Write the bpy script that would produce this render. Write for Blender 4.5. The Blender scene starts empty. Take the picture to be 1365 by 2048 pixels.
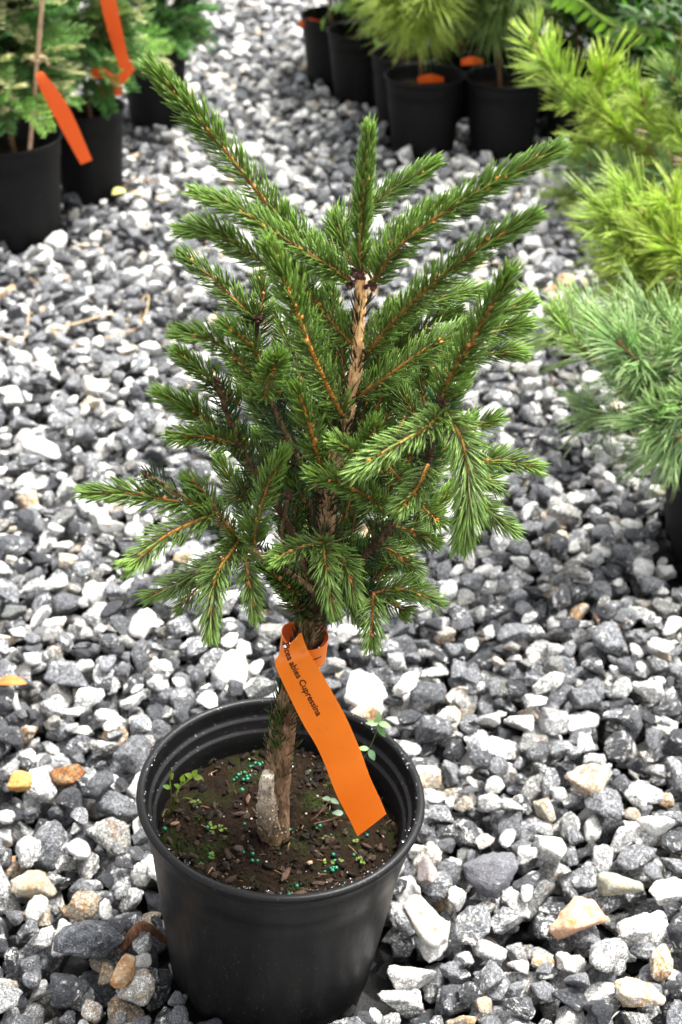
import bpy, bmesh, math, random
import numpy as np
from mathutils import Vector, Euler, noise as mnoise

random.seed(7)
rng = np.random.default_rng(7)
SC = bpy.context.scene
COL = SC.collection

# ------------------------------------------------------------------ camera, sky, sun, exposure
F, PITCH, CAMH = 2950.0, math.radians(33.0), 1.24
cd = bpy.data.cameras.new("camera"); cam = bpy.data.objects.new("camera", cd); COL.objects.link(cam)
cam.location = (0, 0, CAMH); cam.rotation_euler = (math.radians(90) - PITCH, 0, 0)
cd.sensor_fit = 'VERTICAL'; cd.sensor_height = 36.0; cd.sensor_width = 24.0
cd.lens = F / 2048 * 36.0
cd.clip_start = 0.05; cd.clip_end = 1000
cd.dof.use_dof = True; cd.dof.focus_distance = 1.29; cd.dof.aperture_fstop = 8.3
SC.camera = cam
SUN_EL, SUN_AZ = math.radians(64), math.radians(62)      # azimuth from +Y, towards the right
w = bpy.data.worlds.new("World"); SC.world = w; w.use_nodes = True
wt = w.node_tree
sky = wt.nodes.new('ShaderNodeTexSky'); sky.sky_type = 'NISHITA'; sky.sun_disc = False
sky.sun_elevation = SUN_EL; sky.sun_rotation = SUN_AZ; sky.dust_density = 3.0; sky.ozone_density = 0.6; sky.air_density = 0.7
bgn = wt.nodes['Background']; bgn.inputs[1].default_value = 0.15
hs = wt.nodes.new('ShaderNodeHueSaturation'); hs.inputs['Saturation'].default_value = 0.1
wt.links.new(sky.outputs[0], hs.inputs['Color']); wt.links.new(hs.outputs[0], bgn.inputs[0])
sl = bpy.data.lights.new("sun", 'SUN'); sl.energy = 2.5; sl.angle = math.radians(18); sl.color = (1.0, 0.97, 0.92)
so = bpy.data.objects.new("sun", sl); COL.objects.link(so)
sd = Vector((math.sin(SUN_AZ) * math.cos(SUN_EL), math.cos(SUN_AZ) * math.cos(SUN_EL), math.sin(SUN_EL)))
so.rotation_euler = sd.to_track_quat('Z', 'Y').to_euler(); so.location = (0, 0, 5)
SC.view_settings.view_transform = 'Standard'; SC.view_settings.look = 'None'
SC.view_settings.exposure = 1.92; SC.view_settings.gamma = 1.0
SC.render.engine = 'CYCLES'
SC.cycles.max_bounces = 6; SC.cycles.transparent_max_bounces = 8

# ------------------------------------------------------------------ pixel -> world helpers
CP, SP = math.cos(PITCH), math.sin(PITCH)
def ray(px, py):
    a, b = (px - 682.5) / F, -(py - 1024) / F
    return np.array([a, CP + b * SP, -SP + b * CP])
def on_z(px, py, z=0.0):
    d = ray(px, py); t = (z - CAMH) / d[2]; return np.array([0, 0, CAMH]) + d * t
def on_y(px, py, y):
    d = ray(px, py); return np.array([0, 0, CAMH]) + d * (y / d[1])
def depth_of(p):
    return p[1] * CP - (p[2] - CAMH) * SP
def to_px(p):
    z = p[2] - CAMH; d = p[1] * CP - z * SP
    return 682.5 + F * p[0] / d, 1024 - F * (p[1] * SP + z * CP) / d

# ------------------------------------------------------------------ mesh helpers
def nrm(a):
    a = np.asarray(a, float); n = np.linalg.norm(a, axis=-1, keepdims=True); n[n == 0] = 1; return a / n
class MB:
    def __init__(s): s.V = []; s.F = []; s.M = []; s.C = []; s.n = 0
    def add(s, V, Fs, mat=0, col=(1, 1, 1)):
        V = np.asarray(V, float).reshape(-1, 3)
        if not isinstance(Fs, list): Fs = [Fs]
        for f in Fs:
            f = np.asarray(f, int)
            s.F.append(f + s.n); s.M.append(np.full(len(f), mat))
        c = np.asarray(col, float)
        if c.ndim == 1: c = np.tile(c, (len(V), 1))
        s.C.append(c); s.V.append(V); s.n += len(V)
    def build(s, name, mats, parent=None, origin=None, smooth=True, rim=None):
        V = np.concatenate(s.V); C = np.concatenate(s.C)
        if parent is not None: off = woff(parent)
        elif origin is not None: off = np.asarray(origin, float)
        else: off = np.array([V[:, 0].mean(), V[:, 1].mean(), V[:, 2].min()])
        me = bpy.data.meshes.new(name)
        loops = np.concatenate([f.ravel() for f in s.F]); tot = np.concatenate([np.full(len(f), f.shape[1]) for f in s.F])
        start = np.concatenate([[0], np.cumsum(tot)[:-1]])
        me.vertices.add(len(V)); me.loops.add(len(loops)); me.polygons.add(len(tot))
        me.vertices.foreach_set('co', (V - off).astype(np.float32).ravel())
        me.loops.foreach_set('vertex_index', loops.astype(np.int32))
        me.polygons.foreach_set('loop_start', start.astype(np.int32))
        me.polygons.foreach_set('loop_total', tot.astype(np.int32))
        me.polygons.foreach_set('material_index', np.concatenate(s.M).astype(np.int32))
        me.update(calc_edges=True)
        me.polygons.foreach_set('use_smooth', np.full(len(tot), smooth))
        at = me.color_attributes.new('tint', 'FLOAT_COLOR', 'POINT')
        at.data.foreach_set('color', np.c_[C, np.ones(len(C))].astype(np.float32).ravel())
        me.validate()
        for m in (mats if isinstance(mats, (list, tuple)) else [mats]): me.materials.append(m)
        o = bpy.data.objects.new(name, me); COL.objects.link(o)
        if parent is not None: o.parent = parent
        else: o.location = off
        return o
def sheet(mb, G, th=.0003, col=(1, 1, 1)):      # G: (nu, nv, 3) grid -> a thin flat sheet with crisp edges
    nu, nv = G.shape[:2]; T = np.gradient(G, axis=0); S = np.gradient(G, axis=1); n = np.cross(T, S); n = n / np.linalg.norm(n, axis=-1, keepdims=True)
    i = np.arange(nu - 1)[:, None] * nv; j = np.arange(nv - 1)[None]; q = np.stack([i + j, i + j + 1, i + nv + j + 1, i + nv + j], -1).reshape(-1, 4)
    A, B = G + n * th / 2, G - n * th / 2; mb.add(A, q, 0, col); mb.add(B, q[:, ::-1], 0, col)
    for a, b in ((A[0], B[0]), (A[-1], B[-1]), (A[:, 0], B[:, 0]), (A[:, -1], B[:, -1])):
        k = len(a); V = np.stack([a, b], 1).reshape(-1, 3); e = np.arange(k - 1)[:, None] * 2; mb.add(V, e + np.array([[0, 1, 3, 2]]), 0, col)
def woff(o):
    v = np.zeros(3)
    while o is not None: v = v + np.array(o.location); o = o.parent
    return v
def tag(o, label=None, cat=None, group=None, kind=None):
    if label: o['label'] = label
    if cat: o['category'] = cat
    if group: o['group'] = group
    if kind: o['kind'] = kind
    return o
def empty(name, loc):
    o = bpy.data.objects.new(name, None); o.empty_display_size = 0.05; COL.objects.link(o); o.location = tuple(loc); return o
def catmull(P, n):
    P = np.asarray(P, float)
    if len(P) == 2: t = np.linspace(0, 1, n)[:, None]; return P[0] * (1 - t) + P[1] * t
    Q = np.vstack([2 * P[0] - P[1], P, 2 * P[-1] - P[-2]])
    u = np.linspace(0, len(P) - 1 - 1e-9, n); i = u.astype(int); t = (u - i)[:, None]
    a, b, c, d = Q[i], Q[i + 1], Q[i + 2], Q[i + 3]
    return .5 * ((2 * b) + (-a + c) * t + (2 * a - 5 * b + 4 * c - d) * t**2 + (-a + 3 * b - 3 * c + d) * t**3)
def frames(P):
    T = nrm(np.gradient(P, axis=0)); N = np.zeros_like(P)
    a = np.array([0, 0, 1.]) if abs(T[0][2]) < .9 else np.array([1., 0, 0])
    n = nrm(np.cross(T[0], a))
    for i in range(len(P)):
        n = nrm(n - T[i] * np.dot(n, T[i])); N[i] = n
    return T, N, np.cross(T, N)
def tube(mb, P, R, K=8, mat=0, col=(1, 1, 1), rough=0.0, seed=0, flat=1.0):
    P = np.asarray(P, float); n = len(P); R = np.broadcast_to(np.asarray(R, float), (n,)).copy()
    T, N, B = frames(P)
    P2 = np.vstack([P[:1], P, P[-1:]]); R2 = np.concatenate([[R[0] * .02], R, [R[-1] * .02]])
    N2 = np.vstack([N[:1], N, N[-1:]]); B2 = np.vstack([B[:1], B, B[-1:]])
    a = np.arange(K) / K * 2 * np.pi
    rr = np.ones((n + 2, K))
    if rough > 0:
        g = np.random.default_rng(seed + 11)
        fis = g.normal(0, 1, (n + 2, K)); k = np.array([.2, .6, 1, .6, .2]); k /= k.sum()
        for c in range(K): fis[:, c] = np.convolve(fis[:, c], k, 'same')
        rr += rough * fis
    V = P2[:, None] + (R2[:, None] * rr)[:, :, None] * (np.cos(a)[None, :, None] * N2[:, None] + flat * np.sin(a)[None, :, None] * B2[:, None])
    i = np.arange(n + 1)[:, None] * K; j = np.arange(K)[None]; j2 = (j + 1) % K
    Fq = np.stack([i + j, i + j2, i + K + j2, i + K + j], -1).reshape(-1, 4)
    if isinstance(col, np.ndarray) and col.ndim == 2:
        col = np.repeat(np.vstack([col[:1], col, col[-1:]]), K, 0)
    mb.add(V, Fq, mat, col)
def needles(mb, B, D, C, L, W, col, S=5, K=4, mat=0, flat=1.0, prof=None, tipcol=None, basecol=None):
    B = np.asarray(B, float); n = len(B)
    if n == 0: return
    D = nrm(D); L = np.broadcast_to(L, (n,)); W = np.broadcast_to(W, (n,))
    t = np.linspace(0, 1, S)
    if prof is None: prof = np.interp(t, [0, .2, .75, .92, 1], [.65, 1, .95, .6, .12])
    P = B[:, None] + L[:, None, None] * (D[:, None] * t[None, :, None] + C[:, None] * (t**2)[None, :, None])
    T = nrm(D[:, None] + 2 * C[:, None] * t[None, :, None])
    n1 = nrm(np.cross(D, nrm(rng.normal(0, 1, (n, 3)))))[:, None] * np.ones((1, S, 1))
    n1 = nrm(n1 - T * (n1 * T).sum(-1, keepdims=True)); n2 = np.cross(T, n1)
    a = np.arange(K) / K * 2 * np.pi
    w = (W[:, None] / 2 * prof[None])[:, :, None, None]
    V = P[:, :, None] + w * (np.cos(a)[None, None, :, None] * n1[:, :, None] + flat * np.sin(a)[None, None, :, None] * n2[:, :, None])
    base = (np.arange(n) * S * K)[:, None, None]; i = np.arange(S - 1)[None, :, None] * K; j = np.arange(K)[None, None]; j2 = (j + 1) % K
    Fq = np.stack([base + i + j, base + i + j2, base + i + K + j2, base + i + K + j], -1).reshape(-1, 4)
    fl = [Fq]
    cap = (base[:, 0] + (S - 1) * K + np.arange(K)[None])
    fl.append(cap)
    c = np.broadcast_to(np.asarray(col, float), (n, 3))
    cc = np.repeat(c[:, None], S, 1)
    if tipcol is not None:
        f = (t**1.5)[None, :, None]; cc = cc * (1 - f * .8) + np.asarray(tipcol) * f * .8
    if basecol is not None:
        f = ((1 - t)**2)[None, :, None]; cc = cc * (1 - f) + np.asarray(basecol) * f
    mb.add(V.reshape(-1, 3), fl, mat, np.repeat(cc.reshape(-1, 3), K, 0))
_ico = {}
def ico(sub):
    if sub not in _ico:
        bm = bmesh.new(); bmesh.ops.create_icosphere(bm, subdivisions=sub, radius=1)
        bm.verts.ensure_lookup_table()
        V = np.array([v.co[:] for v in bm.verts]); Fa = np.array([[v.index for v in f.verts] for f in bm.faces]); bm.free()
        _ico[sub] = (V, Fa)
    return _ico[sub]
def rotm(e): return np.array(Euler(e).to_matrix())
def blob(mb, c, r, sub=2, rot=(0, 0, 0), lump=0.0, mat=0, col=(1, 1, 1), freq=2.0, seed=0):
    V, Fa = ico(sub); V = V.copy()
    if lump:
        s = Vector((seed * 3.1, seed * 1.7, 0.3))
        V = V * np.array([1 + lump * mnoise.noise(Vector(v) * freq + s) for v in V])[:, None]
    V = (V * np.asarray(r)) @ rotm(rot).T + np.asarray(c)
    mb.add(V, Fa, mat, col)

# ------------------------------------------------------------------ materials
def newmat(name):
    m = bpy.data.materials.new(name); m.use_nodes = True
    nt = m.node_tree; b = nt.nodes['Principled BSDF']; return m, nt, b, nt.links
def ramp(nt, stops, fac=None, interp='LINEAR'):
    r = nt.nodes.new('ShaderNodeValToRGB'); r.color_ramp.interpolation = interp
    el = r.color_ramp.elements
    while len(el) < len(stops): el.new(.5)
    for e, (p, c) in zip(el, stops):
        e.position = p; e.color = (c, c, c, 1) if not isinstance(c, (tuple, list)) else (*c, 1)
    if fac is not None: nt.links.new(fac, r.inputs[0])
    return r
def nz(nt, vec, scale, detail=4, rough=.6, dist=0.0):
    n = nt.nodes.new('ShaderNodeTexNoise'); n.inputs['Scale'].default_value = scale
    n.inputs['Detail'].default_value = detail; n.inputs['Roughness'].default_value = rough; n.inputs['Distortion'].default_value = dist
    if vec is not None: nt.links.new(vec, n.inputs['Vector'])
    return n
def mix(nt, fac, a, b, mode='MIX'):
    m = nt.nodes.new('ShaderNodeMix'); m.data_type = 'RGBA'; m.blend_type = mode
    for k_, v in ((0, fac), (6, a), (7, b)):
        s = m.inputs[k_]
        if hasattr(v, 'is_output'): nt.links.new(v, s)
        elif isinstance(v, (int, float)): s.default_value = v if k_ == 0 else (v, v, v, 1)
        else: s.default_value = (*v, 1)
    return m.outputs[2]
def math_(nt, op, a, b=None, c=None):
    m = nt.nodes.new('ShaderNodeMath'); m.operation = op
    for s, v in zip(m.inputs, (a, b, c)):
        if v is None: continue
        if isinstance(v, (int, float)): s.default_value = v
        else: nt.links.new(v, s)
    return m.outputs[0]
def bump(nt, b, h, strength, dist):
    n = nt.nodes.new('ShaderNodeBump'); n.inputs['Strength'].default_value = strength; n.inputs['Distance'].default_value = dist
    nt.links.new(h, n.inputs['Height']); nt.links.new(n.outputs[0], b.inputs['Normal']); return n
def objco(nt, kind='Object'):
    return nt.nodes.new('ShaderNodeTexCoord').outputs[kind]

def stone_material(name, inst=True, tone=(.2, .2, .2), par=(.3, 0, .5)):
    m, nt, b, lk = newmat(name)
    if inst:
        a = nt.nodes.new('ShaderNodeAttribute'); a.attribute_type = 'INSTANCER'; a.attribute_name = 'tone'; T = a.outputs['Color']
        a2 = nt.nodes.new('ShaderNodeAttribute'); a2.attribute_type = 'INSTANCER'; a2.attribute_name = 'par'
        s = nt.nodes.new('ShaderNodeSeparateColor'); lk.new(a2.outputs['Color'], s.inputs[0]); W_, S_, K_ = s.outputs
    else:
        r = nt.nodes.new('ShaderNodeRGB'); r.outputs[0].default_value = (*tone, 1); T = r.outputs[0]
        vs = []
        for v in par:
            q = nt.nodes.new('ShaderNodeValue'); q.outputs[0].default_value = v; vs.append(q.outputs[0])
        W_, S_, K_ = vs
    oi = nt.nodes.new('ShaderNodeObjectInfo')
    va = nt.nodes.new('ShaderNodeVectorMath'); va.operation = 'MULTIPLY_ADD'
    lk.new(oi.outputs['Random'], va.inputs[0]); va.inputs[1].default_value = (91, 57, 33); lk.new(objco(nt), va.inputs[2])
    V = va.outputs[0]
    big = nz(nt, V, 1.1, 5, .62, .6)
    st = nt.nodes.new('ShaderNodeMapping'); st.inputs['Scale'].default_value = (.7, .9, 3.4); lk.new(V, st.inputs[0])
    band = nz(nt, st.outputs[0], 1.4, 5, .65, 1.2)
    fine = nz(nt, V, 5.5, 6, .85); vf = nz(nt, V, 22, 3, .8)
    # white quartz patches: where big+band noise exceeds a threshold set by W_
    sm = math_(nt, 'ADD', math_(nt, 'MULTIPLY', big.outputs[0], .45), math_(nt, 'MULTIPLY', band.outputs[0], .55))
    sm = math_(nt, 'ADD', sm, math_(nt, 'MULTIPLY', math_(nt, 'SUBTRACT', fine.outputs[0], .5), .25))
    th = math_(nt, 'SUBTRACT', .64, math_(nt, 'MULTIPLY', W_, .26))
    wf = math_(nt, 'MULTIPLY', math_(nt, 'SUBTRACT', sm, th), 11.0)
    cl = nt.nodes.new('ShaderNodeClamp'); lk.new(wf, cl.inputs[0])
    c = mix(nt, cl.outputs[0], T, (.68, .67, .64))
    # iron stain
    sth = math_(nt, 'MULTIPLY', math_(nt, 'SUBTRACT', math_(nt, 'ADD', nz(nt, V, 1.7, 5, .7, .4).outputs[0], math_(nt, 'MULTIPLY', S_, .45)), .62), 5)
    cs = nt.nodes.new('ShaderNodeClamp'); lk.new(sth, cs.inputs[0])
    c = mix(nt, cs.outputs[0], c, mix(nt, 1.0, c, (.85, .50, .22), 'MULTIPLY'))
    # mineral grain: dark and light speckle
    d1 = ramp(nt, [(.38, .10), (.455, .55), (.52, 1.0), (.60, 2.1)], fine.outputs[0])
    d2 = ramp(nt, [(.36, .3), (.46, .85), (.54, 1.1), (.66, 2.4)], vf.outputs[0])
    g = mix(nt, 1.0, d1.outputs[0], d2.outputs[0], 'MULTIPLY')
    g = mix(nt, K_, (1, 1, 1), g)
    c = mix(nt, 1.0, c, g, 'MULTIPLY')
    lk.new(c, b.inputs['Base Color'])
    b.inputs['Roughness'].default_value = .55; b.inputs['Specular IOR Level'].default_value = .45
    h = math_(nt, 'ADD', fine.outputs[0], math_(nt, 'MULTIPLY', vf.outputs[0], .5))
    h = math_(nt, 'ADD', h, math_(nt, 'MULTIPLY', band.outputs[0], 1.6))
    bump(nt, b, h, .8, .003)
    return m

def leafmat(name, rough=.42, spec=.5, trans=.25, bumpy=False):
    m, nt, b, lk = newmat(name)
    a = nt.nodes.new('ShaderNodeAttribute'); a.attribute_name = 'tint'
    n = nz(nt, objco(nt), 60, 3)
    c = mix(nt, 1.0, a.outputs['Color'], ramp(nt, [(.3, .75), (.7, 1.25)], n.outputs[0]).outputs[0], 'MULTIPLY')
    lk.new(c, b.inputs['Base Color'])
    b.inputs['Roughness'].default_value = rough; b.inputs['Specular IOR Level'].default_value = spec
    if trans:
        tr = nt.nodes.new('ShaderNodeBsdfTranslucent'); lk.new(mix(nt, 1.0, c, (1.5, 1.6, .7), 'MULTIPLY'), tr.inputs[0])
        mx = nt.nodes.new('ShaderNodeMixShader'); mx.inputs[0].default_value = trans
        lk.new(b.outputs[0], mx.inputs[1]); lk.new(tr.outputs[0], mx.inputs[2]); lk.new(mx.outputs[0], nt.nodes['Material Output'].inputs[0])
    return m
def barkmat(name, stops, scale=90, stretch=.25, bs=.8, rough=.85):
    m, nt, b, lk = newmat(name)
    mp = nt.nodes.new('ShaderNodeMapping'); mp.inputs['Scale'].default_value = (1, 1, stretch); lk.new(objco(nt), mp.inputs[0])
    n = nz(nt, mp.outputs[0], scale, 6, .7, .3); n2 = nz(nt, mp.outputs[0], scale * 4, 4, .7)
    f = math_(nt, 'ADD', math_(nt, 'MULTIPLY', n.outputs[0], .65), math_(nt, 'MULTIPLY', n2.outputs[0], .35))
    a = nt.nodes.new('ShaderNodeAttribute'); a.attribute_name = 'tint'
    lk.new(mix(nt, 1.0, ramp(nt, stops, f).outputs[0], a.outputs['Color'], 'MULTIPLY'), b.inputs['Base Color'])
    b.inputs['Roughness'].default_value = rough; b.inputs['Specular IOR Level'].default_value = .25
    bump(nt, b, f, bs, .003)
    return m
def tintmat(name, rough=.6, spec=.3, nscale=120, amt=.5, bs=.3, coat=0):
    m, nt, b, lk = newmat(name)
    a = nt.nodes.new('ShaderNodeAttribute'); a.attribute_name = 'tint'
    n = nz(nt, objco(nt), nscale, 5, .65)
    lk.new(mix(nt, 1.0, a.outputs['Color'], ramp(nt, [(.3, 1 - amt), (.7, 1 + amt)], n.outputs[0]).outputs[0], 'MULTIPLY'), b.inputs['Base Color'])
    b.inputs['Roughness'].default_value = rough; b.inputs['Specular IOR Level'].default_value = spec; b.inputs['Coat Weight'].default_value = coat
    bump(nt, b, n.outputs[0], bs, .001); return m
def plastic(name, base=.012, rough=.42):
    m, nt, b, lk = newmat(name)
    co = objco(nt); n = nz(nt, co, 14, 6, .65); sp = nz(nt, co, 420, 2, .5); mp = nt.nodes.new('ShaderNodeMapping')
    mp.inputs['Scale'].default_value = (60, 60, 3); lk.new(co, mp.inputs[0]); scr = nz(nt, mp.outputs[0], 3, 4, .6)
    c = mix(nt, ramp(nt, [(.45, 0.), (.75, .5)], n.outputs[0]).outputs[0], (base, base, base * 1.12), (base * 2.0, base * 1.9, base * 1.8))
    c = mix(nt, ramp(nt, [(.68, 0.), (.74, .9)], sp.outputs[0]).outputs[0], c, (.10, .085, .065))
    lk.new(c, b.inputs['Base Color'])
    lk.new(ramp(nt, [(.25, rough - .1), (.75, rough + .16)], math_(nt, 'ADD', math_(nt, 'MULTIPLY', n.outputs[0], .6), math_(nt, 'MULTIPLY', scr.outputs[0], .4))).outputs[0], b.inputs['Roughness'])
    b.inputs['Specular IOR Level'].default_value = .22
    bump(nt, b, math_(nt, 'ADD', scr.outputs[0], math_(nt, 'MULTIPLY', sp.outputs[0], .3)), .12, .0006)
    return m

M_stone = stone_material('crushed_stone')
M_needle = leafmat('spruce_needle', .34, .5, .26)
M_leaf = leafmat('leaf', .5, .35, .3)
M_pine = leafmat('pine_needle', .4, .5, .3)
M_stem = tintmat('young_stem', .7, .25, 500, .45, .6)
M_bark = barkmat('spruce_bark', [(.30, (.028, .017, .011)), (.46, (.13, .083, .05)), (.58, (.27, .19, .12)), (.72, (.50, .41, .31))], 170, .3, .9)
M_stub = barkmat('lichen_bark', [(.28, (.06, .045, .035)), (.42, (.20, .17, .14)), (.55, (.46, .40, .31)), (.7, (.76, .70, .60))], 190, .6, .9)
M_pot = plastic('black_plastic', .0045, .40)
M_bgpot = plastic('matt_black_plastic', .003, .6)
M_matte = tintmat('matte_tint', .7, .3, 90, .3, .2)
M_bead = tintmat('fertilizer_coating', .35, .5, 300, .15, .1)
def orange(name, c):
    m, nt, b, lk = newmat(name)
    n = nz(nt, objco(nt), 35, 4, .6)
    lk.new(mix(nt, n.outputs[0], tuple(x * .93 for x in c), c), b.inputs['Base Color'])
    b.inputs['Roughness'].default_value = .42; b.inputs['Specular IOR Level'].default_value = .4
    bump(nt, b, n.outputs[0], .15, .001)
    tr = nt.nodes.new('ShaderNodeBsdfTranslucent'); tr.inputs[0].default_value = (*c, 1)
    mx = nt.nodes.new('ShaderNodeMixShader'); mx.inputs[0].default_value = .25
    lk.new(b.outputs[0], mx.inputs[1]); lk.new(tr.outputs[0], mx.inputs[2]); lk.new(mx.outputs[0], nt.nodes['Material Output'].inputs[0])
    return m
M_tag = orange('orange_vinyl', (.98, .265, .018))
M_tag2 = orange('red_orange_vinyl', (.82, .125, .012))
M_ink = tintmat('black_ink', .6, .2, 50, .05, 0)
mw, ntw, bw, lkw = newmat('water'); bw.inputs['Base Color'].default_value = (1, 1, 1, 1); bw.inputs['Roughness'].default_value = .02
bw.inputs['Transmission Weight'].default_value = 1.0; bw.inputs['IOR'].default_value = 1.33; M_water = mw

# ------------------------------------------------------------------ layout of the pots (front foot pixel -> ground)
def pot_spot(px, py, R):
    g = on_z(px, py + 17, 0.0); c = g + np.array([g[0] / g[1] * R * .8, R * .8, 0]); return c
MAINC = np.array([-.062, 1.05, 0.0]); MAINR, MAINH = .139, .24
BG = dict(
    A=(pot_spot(46, 497, .115), .113, .232), B=(pot_spot(190, 402, .088), .088, .214),
    C=(pot_spot(318, 257, .088), .088, .208), D=(pot_spot(-18, 402, .088), .085, .19),
    P5=(pot_spot(845, 313, .098), .098, .198), P6=(pot_spot(1000, 316, .098), .098, .198), P7=(pot_spot(1150, 296, .095), .095, .196),
    P4=(pot_spot(809, 262, .09), .090, .198), P3=(pot_spot(786, 214, .09), .090, .198), P2=(pot_spot(722, 207, .09), .092, .198),
    P1=(pot_spot(668, 172, .09), .092, .198),
    P8=(pot_spot(925, 238, .095), .095, .198), P9=(pot_spot(1075, 240, .095), .095, .198), P10=(pot_spot(745, 132, .095), .095, .198),
    Q1=(np.array([.582, 1.81, 0]), .130, .23), Q2=(np.array([.80, 2.32, 0]), .12, .22), Q3=(np.array([.83, 2.72, 0]), .12, .22))
pots_xy = [(MAINC[0], MAINC[1], MAINR * .80)] + [(c[0], c[1], R * .83) for c, R, H in BG.values()]

# ------------------------------------------------------------------ crushed stone: prototypes, dropped one by one onto a height field
NP = 26
protoV = []
def stone_shape(seed, sub=4, planes=13, ax=(1, .78, .6)):
    g = np.random.default_rng(seed); V, Fa = ico(sub)
    n = nrm(g.normal(0, 1, (planes, 3))); d = g.uniform(.55, 1.0, planes)
    dots = V @ n.T; r = np.where(dots > .05, d / np.maximum(dots, .05), 50)
    p = 48.0; rr = (np.sum(r ** -p, 1)) ** (-1 / p); rr = np.minimum(rr, 1.35)
    W = V * rr[:, None] * np.asarray(ax)
    o = Vector((seed * 7.3, seed * 2.9, seed))
    dn = np.array([.12 * mnoise.noise(Vector(v) * 1.9 + o) + .10 * abs(mnoise.noise(Vector(v) * 4.2 + o)) + .055 * mnoise.noise(Vector(v) * 9 + o) + .03 * mnoise.noise(Vector(v) * 19 + o) for v in W])
    W = W * (1 + dn)[:, None]
    W -= (W.max(0) + W.min(0)) / 2
    W /= np.abs(W[:, 0]).max()
    return W, Fa
gcol = bpy.data.collections.new('gravel_stones')
for k in range(NP):
    g = np.random.default_rng(100 + k)
    W, Fa = stone_shape(200 + k, 4, int(g.integers(7, 12)), (1, g.uniform(.6, .92), g.uniform(.42, .74)))
    protoV.append(W)
    me = bpy.data.meshes.new('gravel_stone'); me.from_pydata(W.tolist(), [], Fa.tolist()); me.materials.append(M_stone)
    for p_ in me.polygons: p_.use_smooth = True
    o = bpy.data.objects.new('stone_%02d' % k, me); gcol.objects.link(o)
CELL = .0035
X0, X1, Y0, Y1 = -1.75, 1.75, .62, 5.9
nx, ny = int((X1 - X0) / CELL), int((Y1 - Y0) / CELL)
Hm = np.zeros((nx, ny), np.float32)
cx, cy = X0 + (np.arange(nx) + .5) * CELL, Y0 + (np.arange(ny) + .5) * CELL
for (x, y, r) in pots_xy:
    i0, i1, j0, j1 = int((x - r - X0) / CELL), int((x + r - X0) / CELL) + 1, int((y - r - Y0) / CELL), int((y + r - Y0) / CELL) + 1
    i0 = max(i0, 0); sub = Hm[i0:i1, j0:j1]
    sub[((cx[i0:i1, None] - x)**2 + (cy[None, j0:j1] - y)**2) < r * r] = 9.0
def raster(W, s, R):
    V = W @ R.T * s; ij = np.floor(V[:, :2] / CELL).astype(int); mn = ij.min(0); ij -= mn; sh = ij.max(0) + 1
    lo = np.full(sh, 99., np.float32); hi = np.full(sh, -99., np.float32)
    np.minimum.at(lo, (ij[:, 0], ij[:, 1]), V[:, 2]); np.maximum.at(hi, (ij[:, 0], ij[:, 1]), V[:, 2])
    return mn, lo, hi, hi > -50
sizes = [.0095, .013, .0168, .0205, .025, .030]
tab = []
for k in range(NP):
    for q in range(6):
        e = (rng.normal(0, .35), rng.normal(0, .35), rng.uniform(0, 6.283)); R = rotm(e)
        for si, s in enumerate(sizes): tab.append((k, e, si, s, *raster(protoV[k], s, R)))
bysize = [[t for t in tab if t[2] == si] for si in range(6)]
def half(y): return .24 * y + .16 + .30
placed = []
def try_drop(mn, lo, hi, ok, x, y, cut=0):
    i, j = int((x - X0) / CELL) + mn[0], int((y - Y0) / CELL) + mn[1]
    if i < 0 or j < 0 or i + lo.shape[0] > nx or j + lo.shape[1] > ny: return None
    P = Hm[i:i + lo.shape[0], j:j + lo.shape[1]]
    d = (P - lo)[ok]
    z = d.max() if cut == 0 else np.partition(d, int(len(d) * (1 - cut)))[int(len(d) * (1 - cut))]
    return float(z), i, j
SPECIAL = []   # (label, px, py, half-length, proto seed, tone, par, euler, ax)
def special(*a): SPECIAL.append(a)
special('large salmon orange stone with a flat top, right of the pot near the bottom edge', 1157, 1862, .0315, 31, (.66, .42, .28), (.35, .30, .2), (.35, -.1, -.2), (1, .80, .62))
special('big cream white smooth stone touching the lower right side of the pot', 848, 1880, .0315, 32, (.60, .55, .47), (.62, .1, .12), (.2, .1, -.75), (1, .6, .55))
special('bright yellow stained stone at the left edge level with the pot rim', 46, 1598, .0155, 33, (.70, .46, .14), (.4, .55, .2), (.1, 0, .1), (1, .8, .7))
special('large pale beige blocky stone left of the pot', 70, 1792, .0255, 34, (.42, .36, .27), (.35, .3, .3), (.2, .2, .3), (1, .74, .7))
special('big dark grey stone with a white quartz patch left of the pot foot', 182, 1908, .0365, 35, (.085, .09, .10), (.22, 0, .85), (.25, .05, .15), (1, .66, .62))
special('flat greenish grey stone with pale face above the salmon stone', 1234, 1805, .0265, 36, (.33, .34, .27), (.3, .2, .35), (.3, .1, -.35), (1, .72, .55))
special('brown rusty rough stone left of the pot rim', 138, 1573, .0225, 37, (.23, .14, .065), (.1, .6, .9), (.1, 0, .1), (1, .6, .5))
special('bright white stone with orange edges in the gravel left of the spruce', 193, 792, .024, 38, (.72, .66, .55), (.75, .3, .05), (.2, 0, -.1), (1, .7, .6))
special('large white triangular stone in the gravel left of the spruce', 88, 918, .034, 39, (.68, .66, .64), (.75, 0, .15), (.3, 0, -.3), (1, .66, .5))
special('orange and white knobbly stone at the bottom edge left of the pot', 256, 1990, .024, 40, (.58, .42, .24), (.5, .45, .3), (0, .2, 1.4), (1, .5, .55))
special('smooth purple grey wedge stone right of the pot', 978, 1772, .027, 41, (.15, .15, .165), (.0, 0, .35), (.4, .1, -.6), (1, .72, .5))
special('tall pinkish grey stone leaning beside the pot rim on the right', 855, 1790, .0205, 42, (.33, .28, .27), (.2, .1, .3), (.2, .1, 1.5), (1, .5, .5))
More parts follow.
